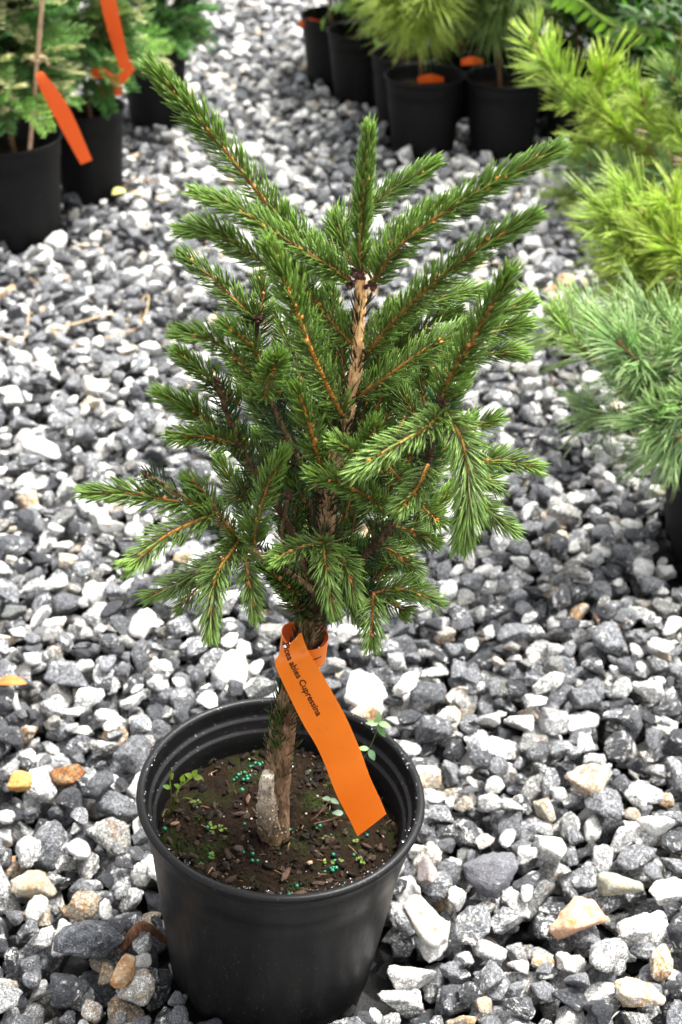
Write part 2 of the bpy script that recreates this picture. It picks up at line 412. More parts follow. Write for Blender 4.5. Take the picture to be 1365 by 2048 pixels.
special('big white speckled stone right of the spruce pot near the gold stone', 1310, 1680, .021, 43, (.66, .65, .62), (.7, 0, .35), (.3, 0, .2), (1, .8, .7))
special('cream stone with orange rim to the right of the pot', 1168, 1590, .026, 44, (.45, .39, .30), (.45, .35, .5), (.3, 0, -.35), (1, .62, .6))
special('white bottom right corner stone stained gold on top', 1276, 2010, .026, 45, (.60, .50, .36), (.55, .35, .5), (.3, 0, -.4), (1, .7, .6))
special('white rounded stone behind the pot rim under the seedling', 735, 1415, .027, 46, (.72, .71, .69), (.9, 0, .08), (.3, 0, -.2), (1, .75, .6))
special_out = []
N = 34000
prob = np.array([.13, .22, .26, .20, .13, .06])
SI = rng.choice(6, N, p=prob)
# a few bigger ones first so the small ones fill up between them
SI = SI[np.argsort(-SI + rng.normal(0, 2.4, N))]
ncand = 7
def area_y(n):   # sample y proportional to the strip's width
    u = rng.random(n * 2) * (Y1 - Y0 - .1) + Y0 + .05
    keep = rng.random(n * 2) < half(u) / half(Y1); return u[keep]
ypool = area_y(N * ncand * 2)
ypool = np.resize(ypool, N * ncand); upool = rng.uniform(-1, 1, N * ncand); jit = rng.uniform(.9, 1.08, N)
NSP = int(N * .80)
for n in range(N):
    if n == NSP:
        mean0 = float(Hm[Hm < 1].mean())
        for (lab, px, py, s, seed, tone, par, e, ax) in SPECIAL:
            W, Fa = stone_shape(seed + 500, 4, 10, ax); R = rotm(e)
            mn, lo, hi, ok = raster(W, s, R)
            g = on_z(px, py, .012)
            r = try_drop(mn, lo, hi, ok, g[0], g[1], cut=.18)
            if r is None: continue
            z, i, j = r
            P = Hm[i:i + lo.shape[0], j:j + lo.shape[1]]; P[ok] = np.maximum(P[ok], z + hi[ok]) + 1.0
            special_out.append((lab, np.array([g[0], g[1], z]), W, Fa, s, R, tone, par))
    T = bysize[SI[n]]; k, e, si, s, mn, lo, hi, ok = T[rng.integers(len(T))]
    best = None
    for c in range(ncand):
        q = n * ncand + c; y = ypool[q]; x = upool[q] * half(y)
        r = try_drop(mn, lo, hi, ok, x, y)
        if r is None: continue
        top = r[0]
        if best is None or top < best[0]: best = (top, x, y, r[1], r[2])
    if best is None or best[0] > .5: continue
    z, x, y, i, j = best
    z -= .12 * s
    P = Hm[i:i + lo.shape[0], j:j + lo.shape[1]]; P[ok] = np.maximum(P[ok], z + hi[ok])
    placed.append((x, y, z, *e, s * jit[n], k))
MEANH = float(np.mean(Hm[(Hm < .5)][::7])); ZOFF = -MEANH
print('gravel', len(placed), 'mean height', MEANH)
def surf(x, y):      # top of the gravel at a point
    i, j = int((x - X0) / CELL), int((y - Y0) / CELL); h = Hm[max(i - 1, 0):i + 2, max(j - 1, 0):j + 2]
    h = h[h < .5]; return (float(h.max()) if h.size else MEANH) + ZOFF
PL = np.array(placed)
n = len(PL)
kind = rng.choice(6, n, p=[.38, .18, .16, .15, .04, .09])
tone = np.zeros((n, 3)); par = np.zeros((n, 3)); u = rng.random((n, 1))
def setk(k, a, b, w0, w1, s0, s1, k0, k1):
    mk = kind == k; c = mk.sum(); uu = rng.random((c, 1))
    tone[mk] = np.array(a) * (1 - uu) + np.array(b) * uu
    par[mk] = np.c_[rng.uniform(w0, w1, c), rng.uniform(s0, s1, c), rng.uniform(k0, k1, c)]
setk(0, (.075, .078, .084), (.20, .205, .215), .12, .50, 0, .05, .8, 1)      # mid grey gneiss
setk(1, (.026, .028, .032), (.07, .073, .08), .1, .5, 0, .05, .7, 1)        # dark
setk(2, (.24, .24, .24), (.42, .42, .41), .35, .75, 0, .1, .7, 1)             # light grey
setk(3, (.48, .475, .46), (.68, .665, .63), .5, 1.0, 0, .12, .25, .8)            # white quartz
setk(4, (.34, .29, .22), (.52, .45, .35), .3, .7, .1, .5, .4, .9)             # tan stained
setk(5, (.13, .135, .13), (.24, .235, .22), .2, .55, 0, .3, .7, 1)              # greenish / mottled
me = bpy.data.meshes.new('gravel'); me.vertices.add(n)
org = np.array([0, 2.5, ZOFF])
me.vertices.foreach_set('co', (PL[:, :3] - np.array([0, 2.5, 0])).astype(np.float32).ravel())
def attr(nm, ty, dat, key):
    a = me.attributes.new(nm, ty, 'POINT'); a.data.foreach_set(key, dat.ravel())
attr('rot', 'FLOAT_VECTOR', PL[:, 3:6].astype(np.float32), 'vector'); attr('scl', 'FLOAT', PL[:, 6].astype(np.float32), 'value')
attr('idx', 'INT', PL[:, 7].astype(np.int32), 'value')
attr('tone', 'FLOAT_COLOR', np.c_[tone, np.ones(n)].astype(np.float32), 'color'); attr('par', 'FLOAT_COLOR', np.c_[par, np.ones(n)].astype(np.float32), 'color')
gravel = bpy.data.objects.new('gravel', me); COL.objects.link(gravel); gravel.location = org
tag(gravel, 'grey white and charcoal crushed stone gravel covering the whole ground', 'gravel', kind='stuff')
ng = bpy.data.node_groups.new('scatter_stones', 'GeometryNodeTree')
ng.interface.new_socket('Geometry', in_out='INPUT', socket_type='NodeSocketGeometry'); ng.interface.new_socket('Geometry', in_out='OUTPUT', socket_type='NodeSocketGeometry')
N_ = ng.nodes.new; gi, go = N_('NodeGroupInput'), N_('NodeGroupOutput')
iop = N_('GeometryNodeInstanceOnPoints'); ci = N_('GeometryNodeCollectionInfo'); ci.inputs['Collection'].default_value = gcol
ci.inputs['Separate Children'].default_value = True; ci.inputs['Reset Children'].default_value = True
def named(nm, ty):
    a = N_('GeometryNodeInputNamedAttribute'); a.data_type = ty; a.inputs['Name'].default_value = nm; return a.outputs['Attribute']
er = N_('FunctionNodeEulerToRotation'); L_ = ng.links.new
L_(gi.outputs[0], iop.inputs['Points']); L_(ci.outputs[0], iop.inputs['Instance']); iop.inputs['Pick Instance'].default_value = True
L_(named('idx', 'INT'), iop.inputs['Instance Index']); L_(named('rot', 'FLOAT_VECTOR'), er.inputs[0]); L_(er.outputs[0], iop.inputs['Rotation'])
L_(named('scl', 'FLOAT'), iop.inputs['Scale']); L_(iop.outputs[0], go.inputs[0])
md = gravel.modifiers.new('stones', 'NODES'); md.node_group = ng
for (lab, c, W, Fa, s, R, tn, pr) in special_out:
    mb = MB(); mb.add(W @ R.T, Fa); c = c + np.array([0, 0, ZOFF])
    o = mb.build('stone', stone_material('stone_mineral', False, tn, pr), origin=(0, 0, 0)); o.location = tuple(c); o.scale = (s, s, s)
    tag(o, lab, 'stone')

# ground sheet to the horizon
m, nt, b, lk = newmat('ground_gravel')
vo = nt.nodes.new('ShaderNodeTexVoronoi'); vo.inputs['Scale'].default_value = 38; lk.new(objco(nt), vo.inputs['Vector'])
sp_ = nt.nodes.new('ShaderNodeSeparateColor'); lk.new(vo.outputs['Color'], sp_.inputs[0])
r_ = ramp(nt, [(0, .008), (.35, .015), (.6, .03), (.8, .045), (1, .06)], sp_.outputs[0])  # near black: shade in the gaps between stones is put into this colour
lk.new(r_.outputs[0], b.inputs['Base Color']); b.inputs['Roughness'].default_value = 1; b.inputs['Specular IOR Level'].default_value = .05
bump(nt, b, nz(nt, objco(nt), 120, 5, .7).outputs[0], 1.0, .01)
mb = MB(); S_ = 300
mb.add([(-S_, -S_, 0), (S_, -S_, 0), (S_, S_, 0), (-S_, S_, 0)], np.array([[0, 1, 2, 3]]))
g_ = mb.build('ground', m, origin=(0, 0, 0)); g_.location = (0, 0, ZOFF - .002); tag(g_, kind='structure')

# ------------------------------------------------------------------ nursery pots
def lathe(mb, prof, c, tilt=0.0, K=96, notch=None, mat=0):
    prof = np.asarray(prof, float); a = np.arange(K) / K * 2 * np.pi
    r = np.repeat(prof[:, :1], K, 1); z = np.repeat(prof[:, 1:], K, 1)
    if notch:
        nz_, hn, dp = notch
        s = np.clip((np.cos(a * nz_) - .35) * 3, 0, 1)[None]; f = np.clip((hn - z) / hn, 0, 1) > .02
        r = r - dp * s * f
    V = np.stack([r * np.cos(a), r * np.sin(a), z], -1)
    ct, st = math.cos(tilt), math.sin(tilt)
    V = V @ np.array([[ct, 0, st], [0, 1, 0], [-st, 0, ct]]).T + np.asarray(c)
    i = np.arange(len(prof) - 1)[:, None] * K; j = np.arange(K)[None]; j2 = (j + 1) % K
    Fq = np.stack([i + j, i + j2, i + K + j2, i + K + j], -1).reshape(-1, 4)
    mb.add(V, Fq, mat)
def pot_profile(R, H, detail=True):
    rb = R * .76; t = .0022; cr = R * .052
    pr = [(0.0005, .004), (rb * .86, .004), (rb * .93, .0), (rb, .005)]
    zc = H * .80
    for f in np.linspace(.06, 1, 9): pr.append((rb + (R * .915 - rb) * f, .005 + (zc - .005) * f))
    pr += [(R * .932, zc + H * .012), (R * .945, H * .90), (R * .955, H * .945)]
    # rolled lip
    lc, lz, lr = R - cr * .55, H - cr * .75, cr * .62
    for a in np.linspace(-1.1, math.pi * .98, 9): pr.append((lc + lr * math.cos(a), lz + lr * 1.0 * math.sin(a)))
    rin = lc - lr
    pr += [(rin - .001, H - cr * 1.7), (rin - .0015, H * .935)]
    if detail:
        for q in range(2):
            z = H * (.925 - .055 * q); r = rin - .002 - .0042 * q
            pr += [(r, z), (r - .0012, z - H * .006), (r - .0034, z - H * .010), (r - .0042, z - H * .016)]
        pr += [(rin - .0115, H * .80)]
    pr += [(rb * .98, .03), (0.0005, .03)]
    return pr
def soil_disc(mb, c, r, z, seed=0, n=70, amp=.006, tilt=0.0, col=(.022, .014, .009)):
    q = np.linspace(0, 1, n)[1:]; K = 96; a = np.arange(K) / K * 2 * np.pi
    V = [(0, 0, 0)]; 
    rr, aa = np.meshgrid(q * r, a, indexing='ij'); X, Y = rr * np.cos(aa), rr * np.sin(aa)
    s = seed * 5.1
    Z = np.array([amp * (mnoise.noise(Vector((x * 22 + s, y * 22, s))) + .7 * mnoise.noise(Vector((x * 70 + s, y * 70, 0))) + .5 * mnoise.noise(Vector((x * 190 + s, y * 190, 0))) + .9 * abs(mnoise.noise(Vector((x * 120, y * 120 + s, 4)))) + .5 * mnoise.noise(Vector((x * 430, y * 430 + s, 0)))) for x, y in zip(X.ravel(), Y.ravel())]).reshape(X.shape)
    P = np.vstack([[0, 0, Z[0].mean()], np.stack([X, Y, Z], -1).reshape(-1, 3)]) + [0, 0, z]
    ct, st = math.cos(tilt), math.sin(tilt)
    P = P @ np.array([[ct, 0, st], [0, 1, 0], [-st, 0, ct]]).T + np.asarray(c)
    m = n - 1; i = np.arange(m - 1)[:, None] * K + 1; j = np.arange(K)[None]; j2 = (j + 1) % K
    Fq = np.stack([i + j, i + j2, i + K + j2, i + K + j], -1).reshape(-1, 4)
    tri = np.stack([np.zeros(K, int), 1 + np.arange(K), 1 + (np.arange(K) + 1) % K], -1)
    mb.add(P, [Fq, tri], 0, col); return P
m, nt, b, lk = newmat('potting_soil'); M_soil = m
co = objco(nt); n1 = nz(nt, co, 55, 6, .7); n2 = nz(nt, co, 260, 5, .75); n3 = nz(nt, co, 16, 3, .5)
c = mix(nt, n2.outputs[0], (.003, .0018, .001), (.027, .015, .0075))
c = mix(nt, ramp(nt, [(.52, 0.), (.66, .75)], n1.outputs[0]).outputs[0], c, (.026, .014, .007))
c = mix(nt, ramp(nt, [(.50, 0.), (.62, .75)], n3.outputs[0]).outputs[0], c, (.018, .027, .004))
c = mix(nt, ramp(nt, [(.73, 0.), (.78, .9)], nz(nt, co, 700, 2, .5).outputs[0]).outputs[0], c, (.32, .26, .19))
lk.new(c, b.inputs['Base Color']); b.inputs['Roughness'].default_value = .9; b.inputs['Specular IOR Level'].default_value = .12
bump(nt, b, math_(nt, 'ADD', n1.outputs[0], n2.outputs[0]), 1.0, .004)

TILT = math.radians(4.0)
def tl(p):    # pot-local point -> world, tilted like the pot
    ct, st = math.cos(TILT), math.sin(TILT); x, y, z = p
    return np.array([x * ct + z * st, y, -x * st + z * ct]) + MAINC + np.array([-.012, 0, 0])
POTC = MAINC + np.array([-.012, 0, 0.0])
spruce = empty('potted_spruce', (POTC[0], POTC[1], 0))
tag(spruce, 'young green spruce with orange brown stems planted in the large black pot at the front', 'potted tree')
mb = MB(); lathe(mb, pot_profile(MAINR, MAINH), POTC, TILT, 160)
pot = mb.build('pot', M_pot, spruce)
mb = MB(); PR = pot_profile(MAINR, MAINH)
g = np.random.default_rng(3)
for _ in range(260):      # rain drops clinging to the rim and the inner steps
    a = g.uniform(0, 6.283); 
    if g.random() < .45: r, z = MAINR - .0075 + g.normal(0, .0016), MAINH + .0003
    else:
        zz = g.choice([.922, .867, .90, .85]) + g.normal(0, .004); z = MAINH * zz; r = MAINR * .925 - (.935 - zz) * .078 
    s = abs(g.normal(0, .00035)) + .0003
    blob(mb, tl((r * math.cos(a), r * math.sin(a), z)), (s * g.uniform(.8, 1.8), s, s * .8), 1, (0, 0, a + 1.57))
mb.build('water_drops', M_water, pot); 
SOILZ = .182
mb = MB()
SP_ = soil_disc(mb, POTC, MAINR * .885, SOILZ, 2, 90, .0048, TILT)
soil = mb.build('soil', M_soil, spruce)
def soil_pt(px, py):
    p = on_z(px, py, SOILZ)
    for _ in range(4):
        i = np.argmin(((SP_[:, :2] - p[:2])**2).sum(1)); p = on_z(px, py, SP_[i, 2])
    return p
# bark chips, twigs and perlite lying in the soil
mb = MB(); g = np.random.default_rng(5)
for _ in range(1250):
    q = SP_[g.integers(len(SP_))]; q = SP_[g.integers(len(SP_))] if g.random() < .3 else q
    rr = math.sqrt(g.random()) * MAINR * .87; a = g.uniform(0, 6.283)
    p = tl((rr * math.cos(a), rr * math.sin(a), SOILZ)); i = np.argmin(((SP_[:, :2] - p[:2])**2).sum(1)); p[2] = SP_[i, 2] + .0006
    t = g.random(); rot = (g.normal(0, .35), g.normal(0, .35), g.uniform(0, 6.28))
    if t < .80:
        s = .0010 + .0060 * g.random()**2.2; c = np.array((.020, .013, .009)) * (.25 + 2.2 * g.random()**2.2)
        blob(mb, p, (s, s * g.uniform(.3, .7), s * g.uniform(.15, .4)), 2, rot, .7, 0, c, 2.2, g.integers(99))
    elif t < .93:
        s = g.uniform(.0008, .0020); blob(mb, p, (s, s, s), 2, rot, .6, 0, np.array((.020, .014, .01)) * g.uniform(.6, 2.6), 2, g.integers(99))
    elif t < .962:
        s = g.uniform(.0005, .0012); blob(mb, p, (s, s, s), 1, rot, .5, 0, (.55, .5, .42), 2, g.integers(99))
    else:
        d = rotm(rot) @ np.array([1, 0, 0]); L = g.uniform(.005, .014)
        tube(mb, catmull([p - d * L / 2, p + (0, 0, .001), p + d * L / 2], 5), .0005, 5, 0, np.array((.22, .13, .07)) * g.uniform(.4, 1.2))
for (px, py, L, wd, ang, c) in [(572, 1752, .022, .0058, 1.25, (.075, .042, .03)), (600, 1790, .013, .006, .5, (.07, .04, .028)), (497, 1600, .015, .004, 1.5, (.11, .062, .036)),
        (640, 1770, .016, .005, .2, (.045, .03, .02)), (424, 1740, .016, .0012, 1.2, (.36, .22, .12)), (763, 1672, .012, .0017, 2.1, (.42, .26, .15)), (350, 1650, .010, .004, .5, (.20, .12, .07)),
        (480, 1630, .014, .005, .3, (.05, .032, .024)), (620, 1728, .006, .004, .5, (.34, .24, .15)), (478, 1700, .010, .007, 0, (.075, .055, .042)), (540, 1790, .014, .006, 2.5, (.04, .027, .02))]:
    p = soil_pt(px, py) + (0, 0, .002); blob(mb, p, (L / 2, wd / 2, wd / 3.2), 3, (.1, .15, ang), .45, 0, c, 3, int(px))
mb.build('bark_mulch', tintmat('bark_chip', .8, .15, 380, .6, .8), spruce)['kind'] = 'stuff'
# moss patches
mb = MB()
B, C_ = [], []
for (px, py, r) in [(628, 1600, .016), (640, 1618, .012), (660, 1570, .008), (590, 1775, .012), (400, 1640, .01), (420, 1700, .009), (360, 1690, .007)]:
    c0 = soil_pt(px, py)
    for _ in range(int(r * 26000)):
        a, q = g.uniform(0, 6.28), r * abs(g.normal(0, .5)); p = c0 + (q * math.cos(a), q * math.sin(a) * .8, 0)
        i = np.argmin(((SP_[:, :2] - p[:2])**2).sum(1)); p[2] = SP_[i, 2]; B.append(p); C_.append(np.array((.05, .085, .012)) * g.uniform(.35, 1.5))
B = np.array(B); needles(mb, B, rng.normal(0, .6, B.shape) + (0, 0, 1), rng.normal(0, .2, B.shape), rng.uniform(.001, .0026, len(B)), .0006, np.array(C_), 3, 3)
mb.build('moss', M_leaf, spruce)['kind'] = 'stuff'

# ------------------------------------------------------------------ the spruce
TY = 1.045
def T3(pts):      # pixel points with a depth offset -> world
    return np.array([on_y(x, y, TY + d) for x, y, d in pts])
trunk_px = [(548, 1668, 0), (550, 1600, 0), (558, 1520, 0), (570, 1440, 0), (588, 1370, 0), (612, 1290, 0), (627, 1220, .0), (640, 1130, .0), (652, 1040, 0), (662, 960, 0), (688, 865, 0), (701, 795, 0), (716, 720, 0), (717, 660, 0), (722, 600, 0), (722, 548, 0)]
TP = T3(trunk_px); TPs = catmull(TP, 120); TPs[:4, 2] -= np.linspace(.012, 0, 4)
trad = np.interp(np.linspace(0, 1, 120), [0, .05, .15, .3, .45, .6, .72, .85, 1], [.0158, .0146, .0124, .0105, .0088, .0074, .0052, .0046, .0040])
mb = MB(); tc = np.interp(np.linspace(0, 1, 120), [0, .5, .64, 1], [.9, .75, 4.0, 7.5])[:, None] * (np.array([[1.05, .95, .82]]) - np.clip(np.linspace(0, 1, 120) - .5, 0, 1)[:, None] * np.array([[0, .10, .36]]))
tube(mb, TPs, trad, 26, 0, tc, .10, 4)
g = np.random.default_rng(8)
for i in range(0, 118):    # bark flakes and old leaf pegs
    for _ in range(3):
        a = g.uniform(0, 6.28); f = frames(TPs); 
        p = TPs[i] + trad[i] * .95 * (math.cos(a) * f[1][i] + math.sin(a) * f[2][i]); s = g.uniform(.001, .0028) * (1 if i < 80 else .6)
        blob(mb, p, (s * .6, s * .6, s * 1.3), 1, (g.normal(0, .3), g.normal(0, .3), a), .5, 0, tc[i] * g.uniform(.35, 1.3), 2, i)
trunk = mb.build('trunk', M_bark, spruce)
mb = MB()
Ps = catmull(T3([(547, 1665, -.002), (541, 1635, -.006), (535, 1602, -.011), (534, 1572, -.014), (536, 1546, -.015)]), 44)
tube(mb, Ps, np.interp(np.linspace(0, 1, 44), [0, .2, .4, .6, .75, .9, .97, 1], [.0130, .0122, .0104, .0082, .0066, .0060, .0062, .0048]), 30, 0, np.interp(np.linspace(0, 1, 44), [0, .35, .7, 1], [0, .25, .8, 1.9])[:, None] * np.array([[.75, .80, .82]]) + np.array([[.5, .4, .32]]), .17, 9)
gs = np.random.default_rng(6); fT, fN, fB = frames(Ps)
for _ in range(160):
    k = gs.integers(2, 43); a = gs.uniform(0, 6.28); rr_ = np.interp(k / 43, [0, .2, .4, .6, .75, .9, 1], [.0140, .0132, .0110, .0080, .0062, .0057, .005])
    blob(mb, Ps[k] + rr_ * (math.cos(a) * fN[k] + math.sin(a) * fB[k]), (.0012, .0012, gs.uniform(.0008, .002)), 1, (gs.normal(0, .5), gs.normal(0, .5), a), .6, 0, np.array([1, .98, .92]) * gs.uniform(.6, 1.5), 2, k)
mb.build('cut_stub', M_stub, spruce)

BR = []
def shoot(pts, L=.0165, pale=0.0, dens=2500, stem=.0016, young=1.0, ang=(1.0, .42), bare=0.0, buds=2, stemcol=(.36, .145, .035), dark=1.0, seed=0, brown=False, name='branch', tipbud=True, w=.00135):
    P = T3(pts) if len(pts[0]) == 3 and not isinstance(pts, np.ndarray) else pts
    g = np.random.default_rng(seed + len(BR) * 13 + 1)
    ln = np.linalg.norm(np.diff(P, axis=0), axis=1).sum(); ns = max(10, int(ln / .003))
    Q = catmull(P, ns); T, Nn, Bb = frames(Q)
    mb = MB(); u = np.linspace(0, 1, ns)
    sc = np.array(stemcol) * (1 if not brown else .55)
    tube(mb, Q, stem * (.82 - .34 * u), 8, 1, np.repeat(sc[None], ns, 0) * g.uniform(.75, 1.2, (ns, 1)), .10, len(BR))
    n = int(ln * dens * 1.25 * (1 - bare * .8)); t = np.sort(g.random(n)) * (1 - bare) + bare
    t = np.minimum(t, .995); f = t * (ns - 1); i = f.astype(int); fr = (f - i)[:, None]
    B = Q[i] * (1 - fr) + Q[np.minimum(i + 1, ns - 1)] * fr; Tt, Na, Ba = T[i], Nn[i], Bb[i]
    ph = np.arange(n) * 2.39996 + g.normal(0, .35, n)
    R = np.cos(ph)[:, None] * Na + np.sin(ph)[:, None] * Ba
    up = np.array([0, -.25, 1.]); up /= np.linalg.norm(up)
    upp = up - Tt * (Tt @ up)[:, None]
    topn = (R * nrm(upp)).sum(1)
    keep = ~((topn > .88) & (g.random(n) < .40))
    R = nrm(R + .28 * upp * (topn < -.2)[:, None])
    al = ang[0] + (ang[1] - ang[0]) * t**2.2 + g.normal(0, .09, n)
    D = np.cos(al)[:, None] * Tt + np.sin(al)[:, None] * R
    Ln = L * 1.21 * (1 - .32 * t**5) * g.uniform(.80, 1.12, n) * np.clip(.55 + t * 12, 0, 1)
    Cv = Tt * g.uniform(.06, .30, (n, 1)) + upp * g.uniform(.0, .14, (n, 1)) + g.normal(0, .035, (n, 3)) - R * .08
    B = B + R * stem * .7
    base = np.array((.092, .188, .024)) * (1 - pale) + np.array((.28, .42, .13)) * pale
    yng = np.array((.19, .33, .035))
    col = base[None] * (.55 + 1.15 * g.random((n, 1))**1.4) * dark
    yy = (np.clip(t - .55, 0, 1) * .9 * young + g.uniform(0, .18, n))[:, None]; col = col * (1 - yy) + yng * yy * (1 + .4 * pale)
    old = g.random(n) < (.02 if not brown else .45)
    col[old] = np.array((.13, .065, .025)) * g.uniform(.6, 1.3, (old.sum(), 1))
    gl = (g.random(n) < .16 + .25 * pale)[:, None]; col = np.where(gl, col * .6 + np.array((.14, .26, .10)) * .4, col)
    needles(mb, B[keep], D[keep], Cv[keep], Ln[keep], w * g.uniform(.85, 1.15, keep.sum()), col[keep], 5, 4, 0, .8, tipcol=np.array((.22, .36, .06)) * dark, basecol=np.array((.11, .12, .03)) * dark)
    # tuft round the end bud
    if tipbud:
        m_ = 34; R2 = nrm(g.normal(0, 1, (m_, 3))); D2 = T[-1] + R2 * g.uniform(.15, .6, (m_, 1))
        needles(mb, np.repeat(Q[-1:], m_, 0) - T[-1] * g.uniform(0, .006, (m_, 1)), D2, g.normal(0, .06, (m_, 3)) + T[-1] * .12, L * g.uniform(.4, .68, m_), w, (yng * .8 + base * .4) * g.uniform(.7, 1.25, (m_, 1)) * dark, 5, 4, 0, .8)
        blob(mb, Q[-1] + T[-1] * .001, (.0016, .0016, .0024), 2, (0, 0, 0), .3, 1, (.50, .22, .06))
    for _ in range(buds):
        k = int(g.uniform(.35, .97) * (ns - 1)); a = g.uniform(0, 6.28)
        r = nrm(math.cos(a) * Nn[k] + math.sin(a) * Bb[k] + np.array([0, -.7, .4]))
        blob(mb, Q[k] + r * stem * 1.3, (.0017, .0017, .0023), 2, (g.normal(), g.normal(), 0), .25, 1, (.50, .21, .05))
    o = mb.build(name, [M_needle, M_stem], spruce); BR.append(o); return o
def bare_limb(pts, r0, r1, col=(.8, .7, .6), needlesn=0, seed=0):
    P = catmull(T3(pts), 60); mb = MB()
    tube(mb, P, np.linspace(r0, r1, 60) * .8, 14, 0, col, .10, seed)
    g = np.random.default_rng(seed); T, Nn, Bb = frames(P)
    for _ in range(50):
        k = g.integers(60); a = g.uniform(0, 6.28); r = np.interp(k, [0, 59], [r0, r1])
        blob(mb, P[k] + r * .9 * (math.cos(a) * Nn[k] + math.sin(a) * Bb[k]), (.0007, .0007, .0014), 1, (g.normal(0, .5), g.normal(0, .5), a), .4, 0, np.array(col) * g.uniform(.5, 1.2))
    if needlesn:
        needlesn = int(needlesn * 1.6); k = g.integers(0, 60, needlesn); a = g.uniform(0, 6.28, needlesn); R = np.cos(a)[:, None] * Nn[k] + np.sin(a)[:, None] * Bb[k]
        c = np.where(g.random((needlesn, 1)) < .75, np.array([[.03, .085, .022]]), np.array([[.075, .05, .02]])) * g.uniform(.5, 1.3, (needlesn, 1))
        needles(mb, P[k] + R * r1, R * .9 + T[k] * .6, T[k] * .2 + g.normal(0, .05, (needlesn, 3)), .014 * g.uniform(.7, 1.1, needlesn), .00125, c, 5, 4, 1, .8)
    return mb.build('limb', [M_bark, M_needle], spruce)
def node(px, py, d, r, seed=0):
    mb = MB(); c = T3([(px, py, d)])[0]; g = np.random.default_rng(seed + 50)
    for _ in range(26):
        v = nrm(g.normal(0, 1, 3)); s = r * g.uniform(.28, .5)
        blob(mb, c + v * r * g.uniform(.3, .9) * (1, 1, .8), (s * .6, s * .6, s), 1, (g.normal(), g.normal(), 0), .4, 0, np.array((.085, .035, .028)) * g.uniform(.5, 1.7), 2, 3)
    return mb.build('bud_scales', M_stem, spruce)

# limbs (older wood)
bare_limb([(640, 1120, .01), (600, 950, .03), (545, 820, .04), (513, 720, .05), (515, 640, .05)], .0045, .0028, (.45, .38, .33), 260, 1)
bare_limb([(612, 1110, -.01), (560, 1020, -.02), (515, 950, -.02), (484, 899, -.02), (458, 837, -.02), (434, 766, -.02)], .004, .0022, (.55, .44, .36), 150, 2)
bare_limb([(625, 1180, -.01), (560, 1135, -.03), (475, 1083, -.05), (414, 1022, -.06), (348, 982, -.065), (293, 948, -.065)], .0045, .0022, (2.2, 2.0, 1.7), 120, 3)
bare_limb([(645, 1190, 0), (700, 1140, -.01), (775, 1062, -.02), (842, 960, -.03), (866, 880, -.04), (884, 800, -.045)], .0058, .0032, (.5, .42, .36), 260, 4)
bare_limb([(655, 1000, .0), (610, 940, -.02), (575, 870, -.03), (541, 798, -.035)], .003, .0018, (1.2, 1.05, .9), 120, 5)
bare_limb([(630, 1170, .0), (600, 1120, -.01), (565, 1075, -.02), (577, 990, -.025)], .0024, .0015, (1.1, .95, .8), 30, 6)
bare_limb([(625, 1235, 0), (590, 1190, -.02), (560, 1150, -.03), (525, 1120, -.035)], .003, .002, (.5, .4, .33), 240, 7)
bare_limb([(630, 1215, 0), (690, 1195, -.02), (748, 1186, -.04)], .003, .002, (.5, .4, .33), 160, 8)
node(720, 545, 0, .0078, 1); node(700, 566, -.005, .006, 2); node(742, 572, -.004, .006, 3); node(737, 703, -.006, .005, 4); node(886, 800, -.045, .0055, 5)
node(514, 640, .05, .006, 6); node(432, 763, -.02, .0052, 7); node(293, 948, -.065, .0045, 8); node(302, 966, -.065, .0048, 9); node(577, 992, -.025, .0045, 10); node(712, 797, -.004, .004, 11); node(682, 833, -.03, .004, 12)

# upper crown
shoot([(690, 560, .01), (612, 489, .015), (553, 430, .015), (448, 298, .01), (375, 215, .0), (306, 138, -.01)], .0168, 0, 2900, .0022, .5)
shoot([(702, 562, -.004), (640, 521, -.012), (560, 472, -.02), (480, 421, -.025), (396, 388, -.03)], .0148, .10, 2600)
shoot([(640, 640, .0), (593, 561, -.01), (500, 508, -.02), (428, 463, -.025), (372, 460, -.03)], .0150, .05, 2500)
shoot([(705, 690, -.005), (650, 628, -.015), (598, 560, -.02), (556, 520, -.02)], .0155, 0, 2300)
shoot([(515, 645, .05), (487, 618, .05), (430, 560, .045), (368, 512, .04)], .0160, 0, 2300, dark=.85)
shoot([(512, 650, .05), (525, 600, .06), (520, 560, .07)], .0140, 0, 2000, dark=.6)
shoot([(688, 836, -.03), (640, 740, -.045), (600, 640, -.05), (570, 560, -.055), (541, 492, -.06)], .0165, 0, 2100, .0022, .6, buds=5, stemcol=(.50, .19, .03))
shoot([(720, 545, 0), (722, 450, 0), (730, 350, -.003), (738, 262, -.005)], .0122, .12, 3000, .0019, 1.0, (.72, .35), buds=3, stemcol=(.46, .24, .07))
shoot([(640, 530, .04), (678, 456, .045), (740, 410, .05), (800, 372, .05), (866, 330, .05)], .0145, .38, 2500, stemcol=(.42, .22, .06))
shoot([(722, 548, .02), (690, 500, .03), (668, 440, .035)], .0135, .35, 2200, stemcol=(.42, .22, .06))
shoot([(730, 545, .015), (770, 495, .025), (830, 440, .03), (900, 400, .03)], .0145, .15, 2400)
shoot([(745, 568, -.004), (800, 492, -.012), (900, 418, -.02), (1000, 360, -.028), (1112, 302, -.035)], .0155, .04, 2700, .0022, .9, buds=6)
shoot([(735, 705, -.008), (800, 630, -.018), (880, 556, -.028), (970, 490, -.035), (1064, 437, -.04)], .0160, 0, 2700, .0022, .7, buds=6)
shoot([(740, 650, .02), (820, 615, .03), (900, 590, .04), (962, 580, .05)], .0145, .12, 2200)
shoot([(713, 795, -.004), (790, 742, -.010), (860, 694, -.01), (906, 675, 0), (990, 630, .005), (1050, 606, .01)], .0155, .18, 2300, .002, buds=4)
